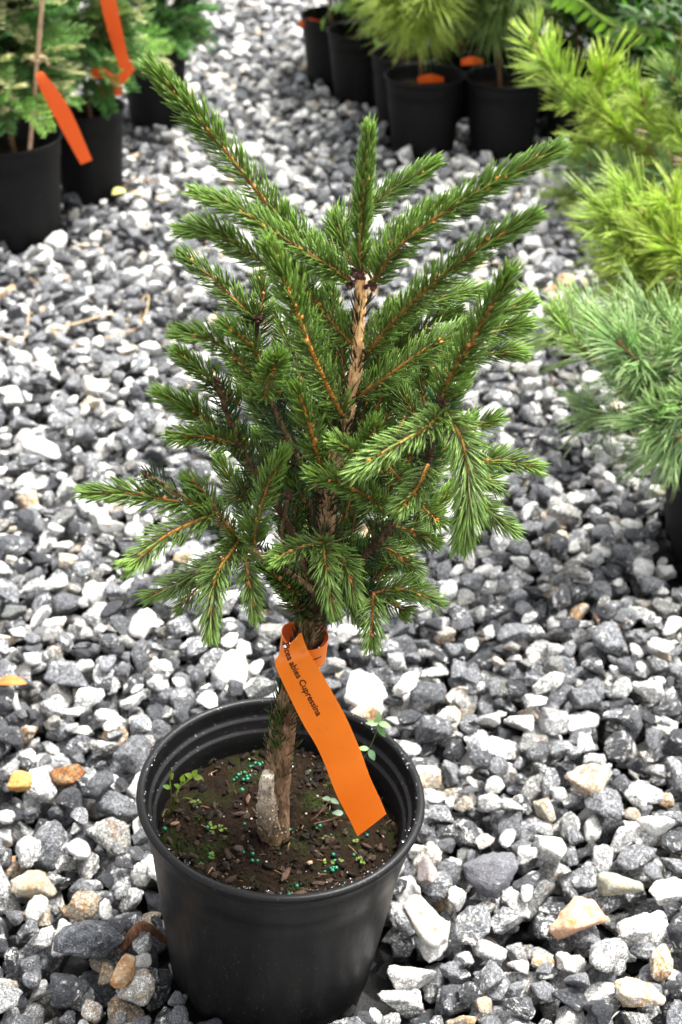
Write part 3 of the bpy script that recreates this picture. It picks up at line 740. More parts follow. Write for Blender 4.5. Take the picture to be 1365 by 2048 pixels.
shoot([(885, 795, -.045), (905, 745, -.05), (940, 690, -.055), (985, 610, -.06), (1018, 552, -.065)], .0165, 0, 2900, .0023, .6, buds=6)
shoot([(850, 730, .02), (930, 680, .02), (1000, 660, .02), (1050, 650, .02)], .0145, .40, 2100)
shoot([(860, 760, .03), (930, 720, .03), (1000, 705, .03), (1042, 706, .03)], .0135, .2, 2100)
shoot([(740, 780, .02), (800, 700, .03), (870, 640, .04), (910, 625, .045)], .0145, .1, 2000)
# left middle
shoot([(560, 790, -.02), (528, 727, -.03), (493, 683, -.035), (453, 650, -.04)], .0150, 0, 2200, stemcol=(.48, .19, .03))
shoot([(545, 800, -.03), (502, 745, -.035), (431, 683, -.04), (362, 666, -.045)], .0150, .15, 2500)
shoot([(480, 810, -.0), (440, 780, -.01), (409, 749, -.015), (356, 706, -.02)], .0145, 0, 2300, dark=.9)
shoot([(490, 880, -.0), (422, 846, -.01), (387, 820, -.015), (324, 790, -.02)], .0150, 0, 2400)
shoot([(490, 892, -.01), (444, 881, -.03), (396, 872, -.045), (348, 876, -.06)], .0145, .05, 2300, stemcol=(.50, .21, .03))
shoot([(530, 800, -.05), (536, 765, -.07), (548, 735, -.085), (556, 716, -.095)], .0140, 0, 2300)
shoot([(648, 945, -.04), (633, 899, -.05), (616, 837, -.055), (594, 778, -.06)], .0160, 0, 1700, .0018, stemcol=(.50, .19, .03), buds=4)
shoot([(510, 1088, -.06), (510, 1066, -.06), (528, 996, -.06), (545, 950, -.06), (568, 908, -.06)], .0150, .05, 2300)
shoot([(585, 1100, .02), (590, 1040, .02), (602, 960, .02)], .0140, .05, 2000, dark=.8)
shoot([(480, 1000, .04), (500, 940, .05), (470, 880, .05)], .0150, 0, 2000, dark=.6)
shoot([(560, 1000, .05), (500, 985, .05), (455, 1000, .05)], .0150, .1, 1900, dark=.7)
# lower left
shoot([(430, 1015, -.06), (339, 1000, -.07), (260, 987, -.075), (180, 986, -.08)], .0155, .12, 2500, stemcol=(.40, .17, .04))
shoot([(475, 1075, -.055), (440, 1030, -.06), (410, 985, -.06), (375, 958, -.06)], .0130, .05, 1500, dark=.9)
shoot([(425, 1032, -.065), (409, 1035, -.07), (335, 1070, -.095), (286, 1110, -.11), (262, 1128, -.12)], .0155, .62, 2500, .002, .8, buds=3, stemcol=(.50, .22, .04))
shoot([(475, 1085, -.055), (471, 1092, -.06), (436, 1145, -.09), (425, 1193, -.105), (421, 1268, -.12)], .0160, .50, 2700, .002, .8, buds=3, stemcol=(.50, .24, .04))
shoot([(488, 1095, -.05), (499, 1163, -.08), (511, 1230, -.095)], .0125, .55, 2300, stemcol=(.48, .24, .05))
shoot([(470, 1105, -.03), (396, 1145, -.03), (363, 1165, -.035), (303, 1190, -.04)], .0160, .12, 1700)
shoot([(460, 1110, -.02), (420, 1150, -.02), (360, 1215, -.02)], .0160, .05, 900, dark=.7)
# lower centre
shoot([(648, 1085, -.06), (600, 1095, -.08), (552, 1118, -.10)], .0135, .35, 2300, stemcol=(.40, .2, .06))
shoot([(646, 1082, -.055), (649, 1110, -.075), (656, 1165, -.09), (668, 1222, -.10)], .0145, .45, 2600, stemcol=(.42, .22, .05))
shoot([(655, 1085, -.045), (690, 1130, -.065), (712, 1195, -.08)], .0145, .30, 2300)
shoot([(655, 1100, -.02), (690, 1175, -.03), (720, 1240, -.035)], .0145, .05, 2000, dark=.8)
shoot([(748, 1186, -.05), (745, 1235, -.07), (744, 1285, -.08)], .0150, .38, 2200)
shoot([(745, 1186, -.04), (814, 1180, -.045), (872, 1204, -.05)], .0145, .12, 2400)
shoot([(740, 1190, -.03), (790, 1210, -.04), (812, 1225, -.05)], .0130, .05, 1800, dark=.8)
shoot([(640, 1180, .02), (700, 1150, .03), (780, 1110, .03), (832, 1160, .03)], .0140, .2, 2000)
shoot([(600, 1190, -.02), (570, 1170, -.035), (540, 1140, -.045)], .0140, 0, 2000, dark=.8, brown=False)
shoot([(615, 1235, .0), (595, 1215, -.02), (570, 1180, -.03)], .0140, 0, 1500, dark=.7, brown=True)
# right lower
shoot([(888, 822, -.06), (924, 881, -.085), (938, 960, -.10), (936, 1030, -.11), (926, 1085, -.115)], .0178, .55, 3300, .0021, .6, buds=1, stemcol=(.40, .22, .06))
shoot([(888, 824, -.06), (853, 855, -.085), (770, 903, -.11), (712, 944, -.125)], .0150, .72, 2900, .002, .6, buds=2, stemcol=(.48, .24, .06))
shoot([(856, 930, -.06), (840, 969, -.08), (818, 996, -.095), (800, 1018, -.105)], .0140, .62, 2700, .002, .6, buds=3, stemcol=(.50, .23, .05))
shoot([(935, 930, -.03), (968, 925, -.035), (1011, 921, -.035), (1070, 935, -.04)], .0145, .25, 2200)
shoot([(940, 990, -.04), (981, 1026, -.045), (1022, 1060, -.05)], .0150, .35, 2000)
shoot([(905, 865, -.01), (959, 850, -.01), (992, 838, -.01)], .0130, .15, 1900)
shoot([(930, 960, -.01), (970, 960, -.01), (995, 975, -.01)], .0130, .25, 1700)
shoot([(775, 1025, -.03), (739, 996, -.05), (682, 965, -.06), (628, 952, -.07)], .0150, .15, 2400)
shoot([(765, 945, -.05), (726, 921, -.06), (699, 899, -.07), (672, 884, -.075)], .0135, .25, 2400)
shoot([(735, 900, -.03), (740, 875, -.04), (750, 848, -.05)], .0130, .1, 2100)
shoot([(840, 1010, -.02), (862, 1030, -.04), (876, 1045, -.05)], .0140, .15, 1900)
shoot([(755, 1085, .01), (810, 1120, .0), (832, 1160, -.01)], .0140, .25, 1900)
shoot([(780, 1050, .0), (830, 1065, .0), (868, 1085, -.01)], .0140, .05, 1900, dark=.75)
shoot([(800, 960, -.03), (770, 925, -.04), (745, 905, -.045)], .0135, .1, 2000)
shoot([(870, 880, .0), (830, 830, .0), (800, 780, .01)], .0150, .05, 2000, dark=.8)
shoot([(870, 850, .02), (845, 790, .03), (850, 730, .03)], .0150, .2, 2000)
shoot([(820, 1000, .0), (850, 940, .01), (880, 900, .01)], .0140, .1, 1900, dark=.8)
# shaded inner shoots filling the middle of the crown
g = np.random.default_rng(21)
inner = [(470, 720), (610, 1010), (600, 560), (660, 580), (690, 950), (640, 860), (580, 780), (620, 660), (780, 760), (820, 830), (780, 860), (700, 840), (540, 620), (570, 930), (800, 1020), (720, 1090), (650, 1130), (880, 780), (940, 840), (760, 700), (700, 1130), (590, 1160), (440, 920), (560, 700), (500, 780), (600, 740), (660, 700), (690, 640), (780, 690), (840, 700), (800, 780), (860, 820), (740, 820), (560, 850), (520, 870), (470, 850), (620, 900), (700, 900),
         (650, 820), (760, 880), (830, 900), (900, 900), (900, 980), (860, 1000), (720, 1000), (690, 1060), (580, 1050), (530, 960), (600, 640), (640, 600), (780, 620), (620, 1130), (560, 1110), (760, 1060), (930, 760), (890, 700), (820, 640)]
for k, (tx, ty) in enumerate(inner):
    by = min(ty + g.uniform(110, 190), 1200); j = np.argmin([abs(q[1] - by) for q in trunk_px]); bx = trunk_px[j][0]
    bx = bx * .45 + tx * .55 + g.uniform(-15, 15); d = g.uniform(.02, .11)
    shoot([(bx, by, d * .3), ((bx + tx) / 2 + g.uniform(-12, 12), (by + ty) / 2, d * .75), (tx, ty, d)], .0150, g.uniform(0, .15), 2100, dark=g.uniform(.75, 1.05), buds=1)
# old needles clinging to the lower trunk
mb = MB(); g = np.random.default_rng(4); T_, N_2, B_2 = frames(TPs)
k = np.concatenate([g.integers(24, 84, 900), g.integers(84, 112, 110)]); k = np.concatenate([k, g.integers(14, 24, 70)]); n = len(k); a = g.uniform(0, 6.28, n); R = np.cos(a)[:, None] * N_2[k] + np.sin(a)[:, None] * B_2[k]
c = np.where(g.random((n, 1)) < .45, np.array([[.035, .09, .02]]), np.array([[.07, .05, .022]])) * g.uniform(.4, 1.3, (n, 1))
needles(mb, TPs[k] + R * (trad[k] * .9)[:, None], R * .55 + T_[k] * .9, T_[k] * .2 + g.normal(0, .09, (n, 3)), .014 * g.uniform(.7, 1.15, n), .0013, c, 5, 4, 0, .8)
# the little green tuft low on the stem
P0 = T3([(557, 1490, -.008), (550, 1450, -.012), (547, 1440, -.012)]); n = 34
b0 = T3([(g.uniform(540, 566), g.uniform(1430, 1500), -.012) for _ in range(n)])
needles(mb, b0, np.c_[g.uniform(-.45, .25, n), g.uniform(-.4, .1, n), g.uniform(.6, 1, n)], g.normal(0, .12, (n, 3)), .020 * g.uniform(.6, 1.1, n), .0013, np.array([[.05, .11, .02]]) * g.uniform(.5, 1.4, (n, 1)), 5, 4, 0, .8)
mb.build('trunk_needles', M_needle, spruce)

# ------------------------------------------------------------------ the orange tag with its writing
def z7(x, y, d=0.0): return on_y(230 + x / 2.1, 1200 + y / 2.1, TY + d)
rowsL = [(770, 150, -.0285), (722, 196, -.0305), (686, 235, -.0325), (674, 268, -.035), (700, 335, -.038), (745, 430, -.041), (795, 525, -.045), (850, 620, -.049), (920, 780, -.055), (1020, 990, -.060)]
rowsR = [(786, 138, -.0285), (796, 175, -.0295), (812, 213, -.031), (828, 240, -.033), (864, 300, -.036), (915, 388, -.040), (962, 475, -.044), (1005, 570, -.050), (1062, 705, -.057), (1140, 900, -.064)]
RL = catmull([z7(*r) for r in rowsL], 91); RR = catmull([z7(*r) for r in rowsR], 91)
def surf_tag(p, v, off=0.0):     # p in row units 0..9, v across 0..1
    i = np.clip(np.asarray(p) * 10, 0, 89.999); k = i.astype(int); f = (i - k)[:, None]; v = np.asarray(v)[:, None]
    A = RL[k] * (1 - f) + RL[k + 1] * f; Bq = RR[k] * (1 - f) + RR[k + 1] * f
    P = A * (1 - v) + Bq * v
    nn = nrm(np.cross(nrm(Bq - A), nrm(RL[k + 1] - RL[k]))); 
    s = np.sign((nn * (np.array([0, 0, CAMH]) - P)).sum(1))[:, None]; nn = nn * s
    pk = np.asarray(p, float)[:, None]; P = P + nn * (.0006 * np.sin(v * math.pi) + off + .0035 * np.clip(1 - np.abs(pk - 8.15) / .55, 0, 1) + .0006 * np.sin(pk * 2.3 + v * 2))
    return P
tagc = TPs[np.argmin(np.abs(TPs[:, 2] - z7(795, 200)[2]))]
mb = MB(); nu, nv = 91, 9
uu, vv = np.meshgrid(np.linspace(0, 9, nu), np.linspace(0, 1, nv), indexing='ij')
V = surf_tag(uu.ravel(), vv.ravel()); sheet(mb, V.reshape(nu, nv, 3))
ptag = empty('plant_tag', tuple(np.array([tagc[0], tagc[1], V[:, 2].min()])))
tag(ptag, 'orange plant tag looped round the spruce trunk with black printed name', 'plant tag')
st = mb.build('strip', M_tag, ptag)
# the loop: a band round the trunk with a die-cut slot
mb = MB(); K, nvb = 120, 26; Rb = .0205
cB = z7(797, 192, 0.0); ax = nrm(np.array([.10, -.12, 1.0])); e1 = nrm(np.cross(ax, [0, 1, 0])) * -1; e1 = nrm(np.array([1, 0, 0]) - ax * ax[0]); e2 = np.cross(ax, e1)
a = np.arange(K) / K * 2 * np.pi; hh = np.linspace(-.5, .5, nvb) * .0262
V = np.zeros((K, nvb, 3))
for q in range(K):
    ca, sa = math.cos(a[q]), math.sin(a[q]); fl = 1 + .06 * max(0, -ca)
    wv = (.004 * max(0, -ca)**3)
    V[q] = cB + (Rb * ca * fl) * e1 + (Rb * .92 * sa) * e2 + np.outer(hh + wv, ax)
ff = []
for q in range(K):
    for h_ in range(nvb - 1):
        aa = (math.degrees(a[q]) + 360) % 360      # front = 270 deg
        if 281 < aa < 316 and 12 <= h_ <= 13: continue          # slot on the right
        if 196 < aa < 232 and 14 <= h_ <= 21 - int(abs(aa - 212) / 7): continue     # hole at the left where the strip comes through
        q2 = (q + 1) % K; ff.append((q * nvb + h_, q2 * nvb + h_, q2 * nvb + h_ + 1, q * nvb + h_ + 1))
mb.add(V.reshape(-1, 3), np.array(ff)); lp = mb.build('loop', M_tag, ptag, smooth=False)
sm_ = lp.modifiers.new('thickness', 'SOLIDIFY'); sm_.thickness = .0004
# writing
fc = bpy.data.curves.new('writing', 'FONT'); fc.body = 'Picea abies Cupressina'; fc.size = 1.0; fc.resolution_u = 3; fc.offset = .018
fo = bpy.data.objects.new('writing', fc); COL.objects.link(fo); bpy.context.view_layer.update()
fm = bpy.data.meshes.new_from_object(fo.evaluated_get(bpy.context.evaluated_depsgraph_get())); bpy.data.objects.remove(fo)
bm = bmesh.new(); bm.from_mesh(fm)
bmesh.ops.triangulate(bm, faces=bm.faces[:]); tv = np.array([v.co[:] for v in bm.verts]); tf = np.array([[v.index for v in f.verts] for f in bm.faces]); bm.free()
wtx = tv[:, 0].max() - tv[:, 0].min(); X = tv[:, 0] - tv[:, 0].min()
bl = catmull([(706, 184, 0), (716, 225, 0), (734, 270, 0), (757, 315, 0), (780, 358, 0), (815, 425, 0), (849, 490, 0)], 300)[:, :2]
al = np.r_[0, np.cumsum(np.linalg.norm(np.diff(bl, axis=0), axis=1))]; unit = al[-1] / wtx; tn = nrm(np.gradient(bl, axis=0)); k_ = X * unit
gx = np.stack([np.interp(k_, al, bl[:, q]) + tv[:, 1] * unit * 1.02 * np.interp(k_, al, (tn[:, 1] if q == 0 else -tn[:, 0])) for q in (0, 1)], 1)
gu, gv = np.meshgrid(np.linspace(.3, 8, 420), np.linspace(-.05, 1.05, 60), indexing='ij'); GS = surf_tag(gu.ravel(), gv.ravel(), .0004)
GP_ = np.array([to_px(p) for p in GS]); GP_[:, 0] = (GP_[:, 0] - 230) * 2.1; GP_[:, 1] = (GP_[:, 1] - 1200) * 2.1
LV = []
for q in gx:
    i = np.argsort(((GP_ - q)**2).sum(1))[:3]; LV.append(on_y(230 + q[0] / 2.1, 1200 + q[1] / 2.1, GS[i, 1].mean() - .0003))
mb = MB(); mb.add(np.array(LV), tf); mb.build('lettering', M_ink, ptag, smooth=False).data
bpy.data.materials['black_ink'].node_tree.nodes['Principled BSDF'].inputs['Base Color'].default_value = (.01, .01, .01, 1)
for l_ in list(bpy.data.materials['black_ink'].node_tree.links):
    if l_.to_socket.name == 'Base Color': bpy.data.materials['black_ink'].node_tree.links.remove(l_)
mb = MB(); g = np.random.default_rng(12)
for _ in range(95):
    p_ = np.array([9 * g.random()**.7]); v_ = np.array([g.uniform(.04, .96)]); s = abs(g.normal(0, .0003)) + .0004
    blob(mb, surf_tag(p_, v_, .0001)[0], (s * g.uniform(.8, 1.3), s * .75, s * g.uniform(.9, 1.5)), 2)
mb.build('water_drops', M_water, ptag)

# ------------------------------------------------------------------ fertilizer beads on the soil
beads = [(500, 760), (512, 750), (520, 740), (530, 735), (545, 730), (555, 745), (560, 720), (570, 705), (580, 700), (590, 690), (575, 730), (590, 735), (598, 718), (610, 700), (622, 705), (605, 690), (620, 690), (558, 760), (540, 760), (568, 742),
         (535, 805), (345, 875), (210, 968), (820, 722), (822, 758), (745, 690), (365, 785), (400, 1075), (362, 1110), (580, 1072), (540, 1065), (600, 1100), (578, 1100), (695, 1070), (908, 990), (848, 963), (862, 955), (1060, 993), (1004, 1075), (918, 1075),
         (908, 1133), (918, 1128), (930, 1132), (915, 1142), (882, 1145), (765, 1207), (732, 1242), (480, 1220), (520, 1223), (545, 945), (925, 1105), (958, 1205), (735, 970), (390, 962), (712, 1013)]
mb = MB(); blob(mb, (0, 0, 0), (.0021, .0021, .0020), 3, (0, 0, 0), .06, 0, (.003, .125, .06)); b0 = mb.build('fertilizer_bead', M_bead, origin=(0, 0, 0))
for k, (x, y) in enumerate(beads):
    o = b0 if k == 0 else b0.copy()
    if k: COL.objects.link(o)
    p = soil_pt(230 + x / 2.1, 1200 + y / 2.1); s = random.uniform(.55, 1.2); o.location = (p[0], p[1], p[2] + .0020 * s); o.scale = (s, s, s)
    lab = ('one of the green fertilizer beads heaped in the cluster behind the cut stub' if k < 20 else 'green fertilizer bead on the soil behind the trunk beside the orange tag' if (x > 700 and y < 780) else
           'green fertilizer bead on the soil left of the trunk' if (x < 620 and y < 1000) else 'green fertilizer bead near the tip of the orange tag' if (x > 820 and y < 1090) else
           'green fertilizer bead among the pale sprouts by the front right rim' if x > 850 else 'green fertilizer bead on the soil towards the front left rim' if x < 620 else 'green fertilizer bead by the front rim below the trunk')
    tag(o, lab, 'fertilizer bead', 'green fertilizer beads')

# ------------------------------------------------------------------ weeds in the pot
def leaf(mb, base, d, upv, L, W, col, mat=0, fold=.15):
    d = nrm(d); s = nrm(np.cross(d, upv)); n_ = np.cross(s, d); t = np.linspace(0, 1, 8); w = W * np.sin(np.pi * t**.8)**.8 * .5; w[0] = W * .05; w[-1] = 0.0001
    cen = base + d * (t * L)[:, None] - n_ * (t**2 * L * .25)[:, None]
    V = np.stack([cen - s * w[:, None] + n_ * (w * fold)[:, None], cen, cen + s * w[:, None] + n_ * (w * fold)[:, None]], 1).reshape(-1, 3)
    i = np.arange(7)[:, None] * 3; j = np.arange(2)[None]; mb.add(V, np.stack([i + j, i + j + 1, i + 4 + j, i + 3 + j], -1).reshape(-1, 4), mat, col)
def seedling(label, stems, leaves, cs=(.12, .16, .04), r=.0006):
    mb = MB()
    for s in stems: tube(mb, catmull(s, 14), r, 6, 0, cs)
    for (p, d, L, W, c) in leaves: leaf(mb, np.asarray(p), np.asarray(d, float), np.array([0, -.5, 1.]), L, W, c)
    o = mb.build('seedling', M_leaf, origin=stems[0][0]); tag(o, label, 'weed seedling', 'weeds growing in the spruce pot')
Y_ = lambda x, y, d: on_y(230 + x / 2.1, 1200 + y / 2.1, TY + d)
lg, yg = (.20, .31, .14), (.16, .24, .03)
seedling('seedling with oval grey green leaves rising behind the orange tag', [[Y_(1000, 700, .06), Y_(1045, 665, .055), Y_(1085, 590, .05), Y_(1107, 518, .045)]],
         [(Y_(1107, 518, .045), (-.9, -.2, .3), .0125, .0065, lg), (Y_(1107, 516, .045), (.9, -.3, .0), .013, .0065, lg), (Y_(1107, 515, .045), (.0, .2, 1), .0115, .0065, lg), (Y_(1104, 525, .045), (.6, -.5, -.7), .014, .007, (.10, .22, .08)),
          (Y_(1068, 625, .05), (-.8, -.2, .3), .012, .0055, lg), (Y_(1068, 628, .05), (.5, -.5, -.7), .0125, .007, (.13, .25, .13))])
p0 = soil_pt(230 + 240 / 2.1, 1200 + 895 / 2.1); D0 = p0[1] - TY
seedling('wiry yellow green weed clump at the left edge of the soil', [[p0, Y_(236, 800, D0 - .003), Y_(232, 760, D0), Y_(240, 705, D0)], [p0, Y_(262, 800, D0 - .005), Y_(300, 765, D0), Y_(330, 740, D0)], [p0, Y_(255, 830, D0 - .01), Y_(278, 770, D0), Y_(290, 755, D0)],
          [p0, Y_(285, 835, D0 - .015), Y_(325, 838, D0 - .02)], [p0, Y_(215, 880, D0 - .01), Y_(200, 910, D0 - .02)]],
         [(Y_(330, 742, D0), (.3, -.2, 1), .010, .007, yg), (Y_(332, 745, D0), (.9, -.2, .2), .009, .006, yg), (Y_(326, 745, D0), (-.5, -.2, .6), .009, .006, yg), (Y_(284, 765, D0), (.1, -.2, 1), .010, .006, yg), (Y_(235, 750, D0), (.2, -.3, .9), .009, .006, yg), (Y_(275, 790, D0), (-.4, -.3, .8), .009, .005, (.12, .22, .03)), (Y_(233, 790, D0), (-.7, -.2, .6), .008, .005, (.12, .22, .03))], (.16, .20, .03))
for lab, pts in [('tiny yellow green sprout in front of the wiry weed clump', [(405, 950), (415, 965), (430, 970), (440, 962), (352, 855), (330, 858), (456, 975), (408, 985)]), ('tiny bright sprout near the front right rim', [(1030, 1095), (1040, 1108), (1022, 1100), (1010, 1020), (885, 1010)]),
                 ('small pale sprout beside the green beads at the front', [(915, 1110), (945, 1105), (880, 1108), (405, 1090), (415, 1078)])]:
    for (x, y) in pts:
        q = soil_pt(230 + x / 2.1, 1200 + y / 2.1); lv = []
        for k in range(3): a = random.uniform(0, 6.28); lv.append((q + (0, 0, .003), (math.cos(a), math.sin(a), .4), random.uniform(.0025, .0045), .0028, np.array(yg) * random.uniform(.5, 1.1)))
        seedling(lab, [[q - (0, 0, .001), q + (.0005, 0, .002), q + (0, 0, .004)]], lv, yg, .0004)
p1 = soil_pt(230 + 795 / 2.1, 1200 + 860 / 2.1)
seedling('thin brown trailing stem with grey green leaves beside the orange tag tip', [[p1, Y_(840, 832, p1[1] - TY - .01), Y_(900, 838, p1[1] - TY - .02), Y_(850, 905, p1[1] - TY - .03), Y_(820, 925, p1[1] - TY - .03)], [Y_(835, 940, p1[1] - TY - .04), Y_(900, 925, p1[1] - TY - .04), Y_(950, 905, p1[1] - TY - .04)]],
         [(Y_(905, 835, p1[1] - TY - .02), (.6, -.3, -.1), .010, .005, (.13, .2, .12)), (Y_(905, 835, p1[1] - TY - .02), (-.5, -.3, .4), .009, .005, (.13, .2, .12)), (Y_(960, 895, p1[1] - TY - .04), (-.8, -.2, .3), .011, .006, (.15, .22, .15))], (.22, .12, .07))

# ------------------------------------------------------------------ litter on the gravel
def litter(name, lab, cat, pxs, r, col, mat=None, flat=1.0, lift=.004, group=None, K=8):
    P = [];
    for (x, y) in pxs:
        p = on_z(x, y, .01); P.append([p[0], p[1], max(surf(p[0], p[1]), -.004) + lift])
    mb = MB(); Q = catmull(P, 40); tube(mb, Q, np.interp(np.linspace(0, 1, 40), [0, .5, 1], [r, r * 1.05, r * .6]), K, 0, col, .08, 3, flat)
    o = mb.build(name, mat or M_matte); tag(o, lab, cat, group); return o
litter('stick', 'short brown stick poking out under the left side of the pot', 'stick', [(247, 1908), (290, 1898), (340, 1876)], .0050, (.72, .5, .42), M_bark, lift=.005, K=14)
litter('straw', 'curled tan straw with a loop on the gravel left of the spruce', 'straw', [(105, 692), (160, 672), (225, 652), (280, 645), (300, 628), (290, 625), (280, 645), (288, 675)], .0016, (.50, .36, .20))
litter('straw', 'long thin tan straw lying below the looped straw', 'straw', [(100, 690), (150, 700), (215, 702), (275, 686)], .0013, (.55, .36, .16))
litter('straw', 'pale straw at the left edge beside the big white stone', 'straw', [(0, 697), (50, 692), (62, 660), (70, 645)], .0013, (.48, .36, .22))
litter('straw', 'short tan straw at the upper left between grey stones', 'straw', [(62, 583), (80, 578), (100, 570)], .0014, (.5, .33, .18))
litter('twig', 'thin brown twig lying on the gravel right of the spruce', 'twig', [(1185, 1245), (1215, 1270), (1250, 1274)], .0013, (.16, .07, .04))
litter('twig', 'dark bent twig on the gravel below the blue green pine', 'twig', [(1100, 745), (1106, 775), (1112, 800)], .002, (.10, .055, .045))
litter('grass_blade', 'dry green grass blade at the right edge of the gravel', 'grass blade', [(1320, 1484), (1345, 1482), (1375, 1477)], .001, (.14, .18, .06))
def flake(name, lab, cat, px, py, L, W, rz, col, rx=.2):
    p = on_z(px, py, .012); z = max(surf(p[0], p[1]), .0) + .006; mb = MB()
    n_ = 16; t = np.linspace(0, 1, n_); w = W / 2 * np.sin(np.pi * np.clip(t, .03, .985))**.7
    V = []
    for k in range(n_):
        for s in (-1, -.5, 0, .5, 1):
            V.append((t[k] * L - L / 2, s * w[k], .10 * W * abs(s) + .006 * math.sin(t[k] * 3)))
    V = np.array(V) @ rotm((rx, .05, rz)).T + [p[0], p[1], z]
    i = np.arange(n_ - 1)[:, None] * 5; j = np.arange(4)[None]; mb.add(V, np.stack([i + j, i + j + 1, i + 6 + j, i + 5 + j], -1).reshape(-1, 4), 0, col)
    o = mb.build(name, M_matte); md_ = o.modifiers.new('thickness', 'SOLIDIFY'); md_.thickness = .0006; tag(o, lab, cat)
flake('dead_leaf', 'curled orange dead leaf at the left edge of the gravel', 'leaf', 30, 1420, .040, .016, .05, (.55, .15, .035))
flake('dead_leaf', 'pale yellow fallen leaf on the gravel beside the left pots', 'leaf', 240, 408, .040, .024, .9, (.58, .52, .16), .3)
flake('dead_leaf', 'tan fallen leaf right next to the yellow leaf on the gravel', 'leaf', 275, 420, .035, .014, -.3, (.55, .38, .22))
litter('straw', 'curved orange brown stalk beside the foot of the middle left pot', 'straw', [(203, 392), (232, 383), (270, 382), (320, 388)], .0016, (.50, .26, .10))

# ------------------------------------------------------------------ background potted plants
def bgroot(key, name, label, cat, group=None):
    c, R, H = BG[key]; r = empty(name, (c[0], c[1], 0)); tag(r, label, cat, group)
    mb = MB(); lathe(mb, pot_profile(R, H, False), c, 0, 64, (6, .022, .007)); mb.build('pot', M_bgpot, r)
    mb = MB(); soil_disc(mb, c, R * .9, H * .80, 3, 14, .004); mb.build('soil', M_soil, r)
    return r, c, R, H
def conifer_sprays(mb, c, z0, z1, rad, count, cols, cream=.12, seed=0, sprayL=.10, shape=None, lean=(0, 0)):
    g = np.random.default_rng(seed); B, D, L, W, C_ = [], [], [], [], []
    for k in range(count):
        h = g.random()**1.6; z = z0 + (z1 - z0) * h; a = g.uniform(0, 6.28); rr = rad * (1 - .25 * h) * g.uniform(.3, .95)
        b = np.array([c[0] + rr * .7 * math.cos(a) + lean[0] * h, c[1] + rr * .7 * math.sin(a) + lean[1] * h, z])
        d = nrm(np.array([math.cos(a), math.sin(a), g.uniform(-.45, .8)])); side = nrm(np.cross(d, nrm(g.normal(0, 1, 3)) * .5 + np.array([0, 0, 1.]))); 
        up_ = np.cross(side, d); SL = sprayL * g.uniform(.7, 1.25); crm = g.random() < cream; bc = np.array(cols[g.integers(len(cols))]) * g.uniform(.6, 1.4)
        for s in np.linspace(0, 1, 16):
            pb = b + d * SL * s - up_ * .25 * SL * s * s
            B.append(pb); D.append(d); L.append(SL / 14); W.append(.0028); C_.append(bc)
            for sg in (-1, 1):
                l2 = SL * .42 * (1 - .75 * s) + .008; d2 = nrm(d * .75 + side * sg * .7 + g.normal(0, .08, 3)); c2 = np.array((.52, .52, .28)) if (crm and g.random() < .7) else bc
                B.append(pb); D.append(d2); L.append(l2); W.append(.0026); C_.append(c2)
                for q in np.linspace(.25, .9, max(2, int(l2 / .006))):
                    for s3 in (-1, 1):
                        B.append(pb + d2 * l2 * q); D.append(nrm(d2 * .8 + np.cross(up_, d2) * s3 * .65)); L.append(.0085 * g.uniform(.6, 1.2)); W.append(.0030); C_.append(c2 * g.uniform(.75, 1.25))
    B = np.array(B); needles(mb, B, np.array(D), rng.normal(0, .05, B.shape), np.array(L), np.array(W), np.array(C_), 3, 4, 0, .45, prof=np.array([.7, 1, .25]))
G1 = [(.11, .25, .05), (.17, .34, .07), (.07, .18, .04), (.24, .40, .09)]
G2 = [(.05, .14, .03), (.09, .22, .045), (.13, .27, .05)]
def trunk_bg(r, c, pts, r0, r1, col=(.6, .5, .4)):
    mb = MB(); tube(mb, catmull(pts, 20), np.linspace(r0, r1, 20), 8, 0, col, .06, 2); mb.build('trunk', M_bark, r)
for key, lab, cols, cr, z0, z1, rad, cnt, sd_, ln in [('A', 'variegated feathery conifer tied to a bamboo stake in the black pot at the left edge', G1, .30, .335, .64, .15, 210, 1, (-.02, .05)),
        ('B', 'feathery green conifer with cream sprigs in the middle black pot of the left cluster', G1, .22, .295, .60, .155, 220, 2, (.0, 0)),
        ('C', 'dark green feathery conifer in the rear black pot of the left cluster', G2, .05, .245, .60, .14, 220, 3, (-.05, .05)),
        ('D', 'feathery conifer in a black pot tucked behind the staked one at the far left', G1, .35, .2, .6, .15, 160, 4, (0, 0))]:
    r, c, R, H = bgroot(key, 'potted_conifer', lab, 'potted plant', 'potted conifers at the upper left')
    trunk_bg(r, c, [(c[0] + .01, c[1], H * .78), (c[0], c[1], .35), (c[0] + ln[0] * .5, c[1], .55), (c[0] + ln[0], c[1] + ln[1], z1)], .006, .002)
    mb = MB(); conifer_sprays(mb, c, z0, z1, rad, cnt, cols, cr, sd_, .10, lean=ln); mb.build('crown', M_leaf, r)
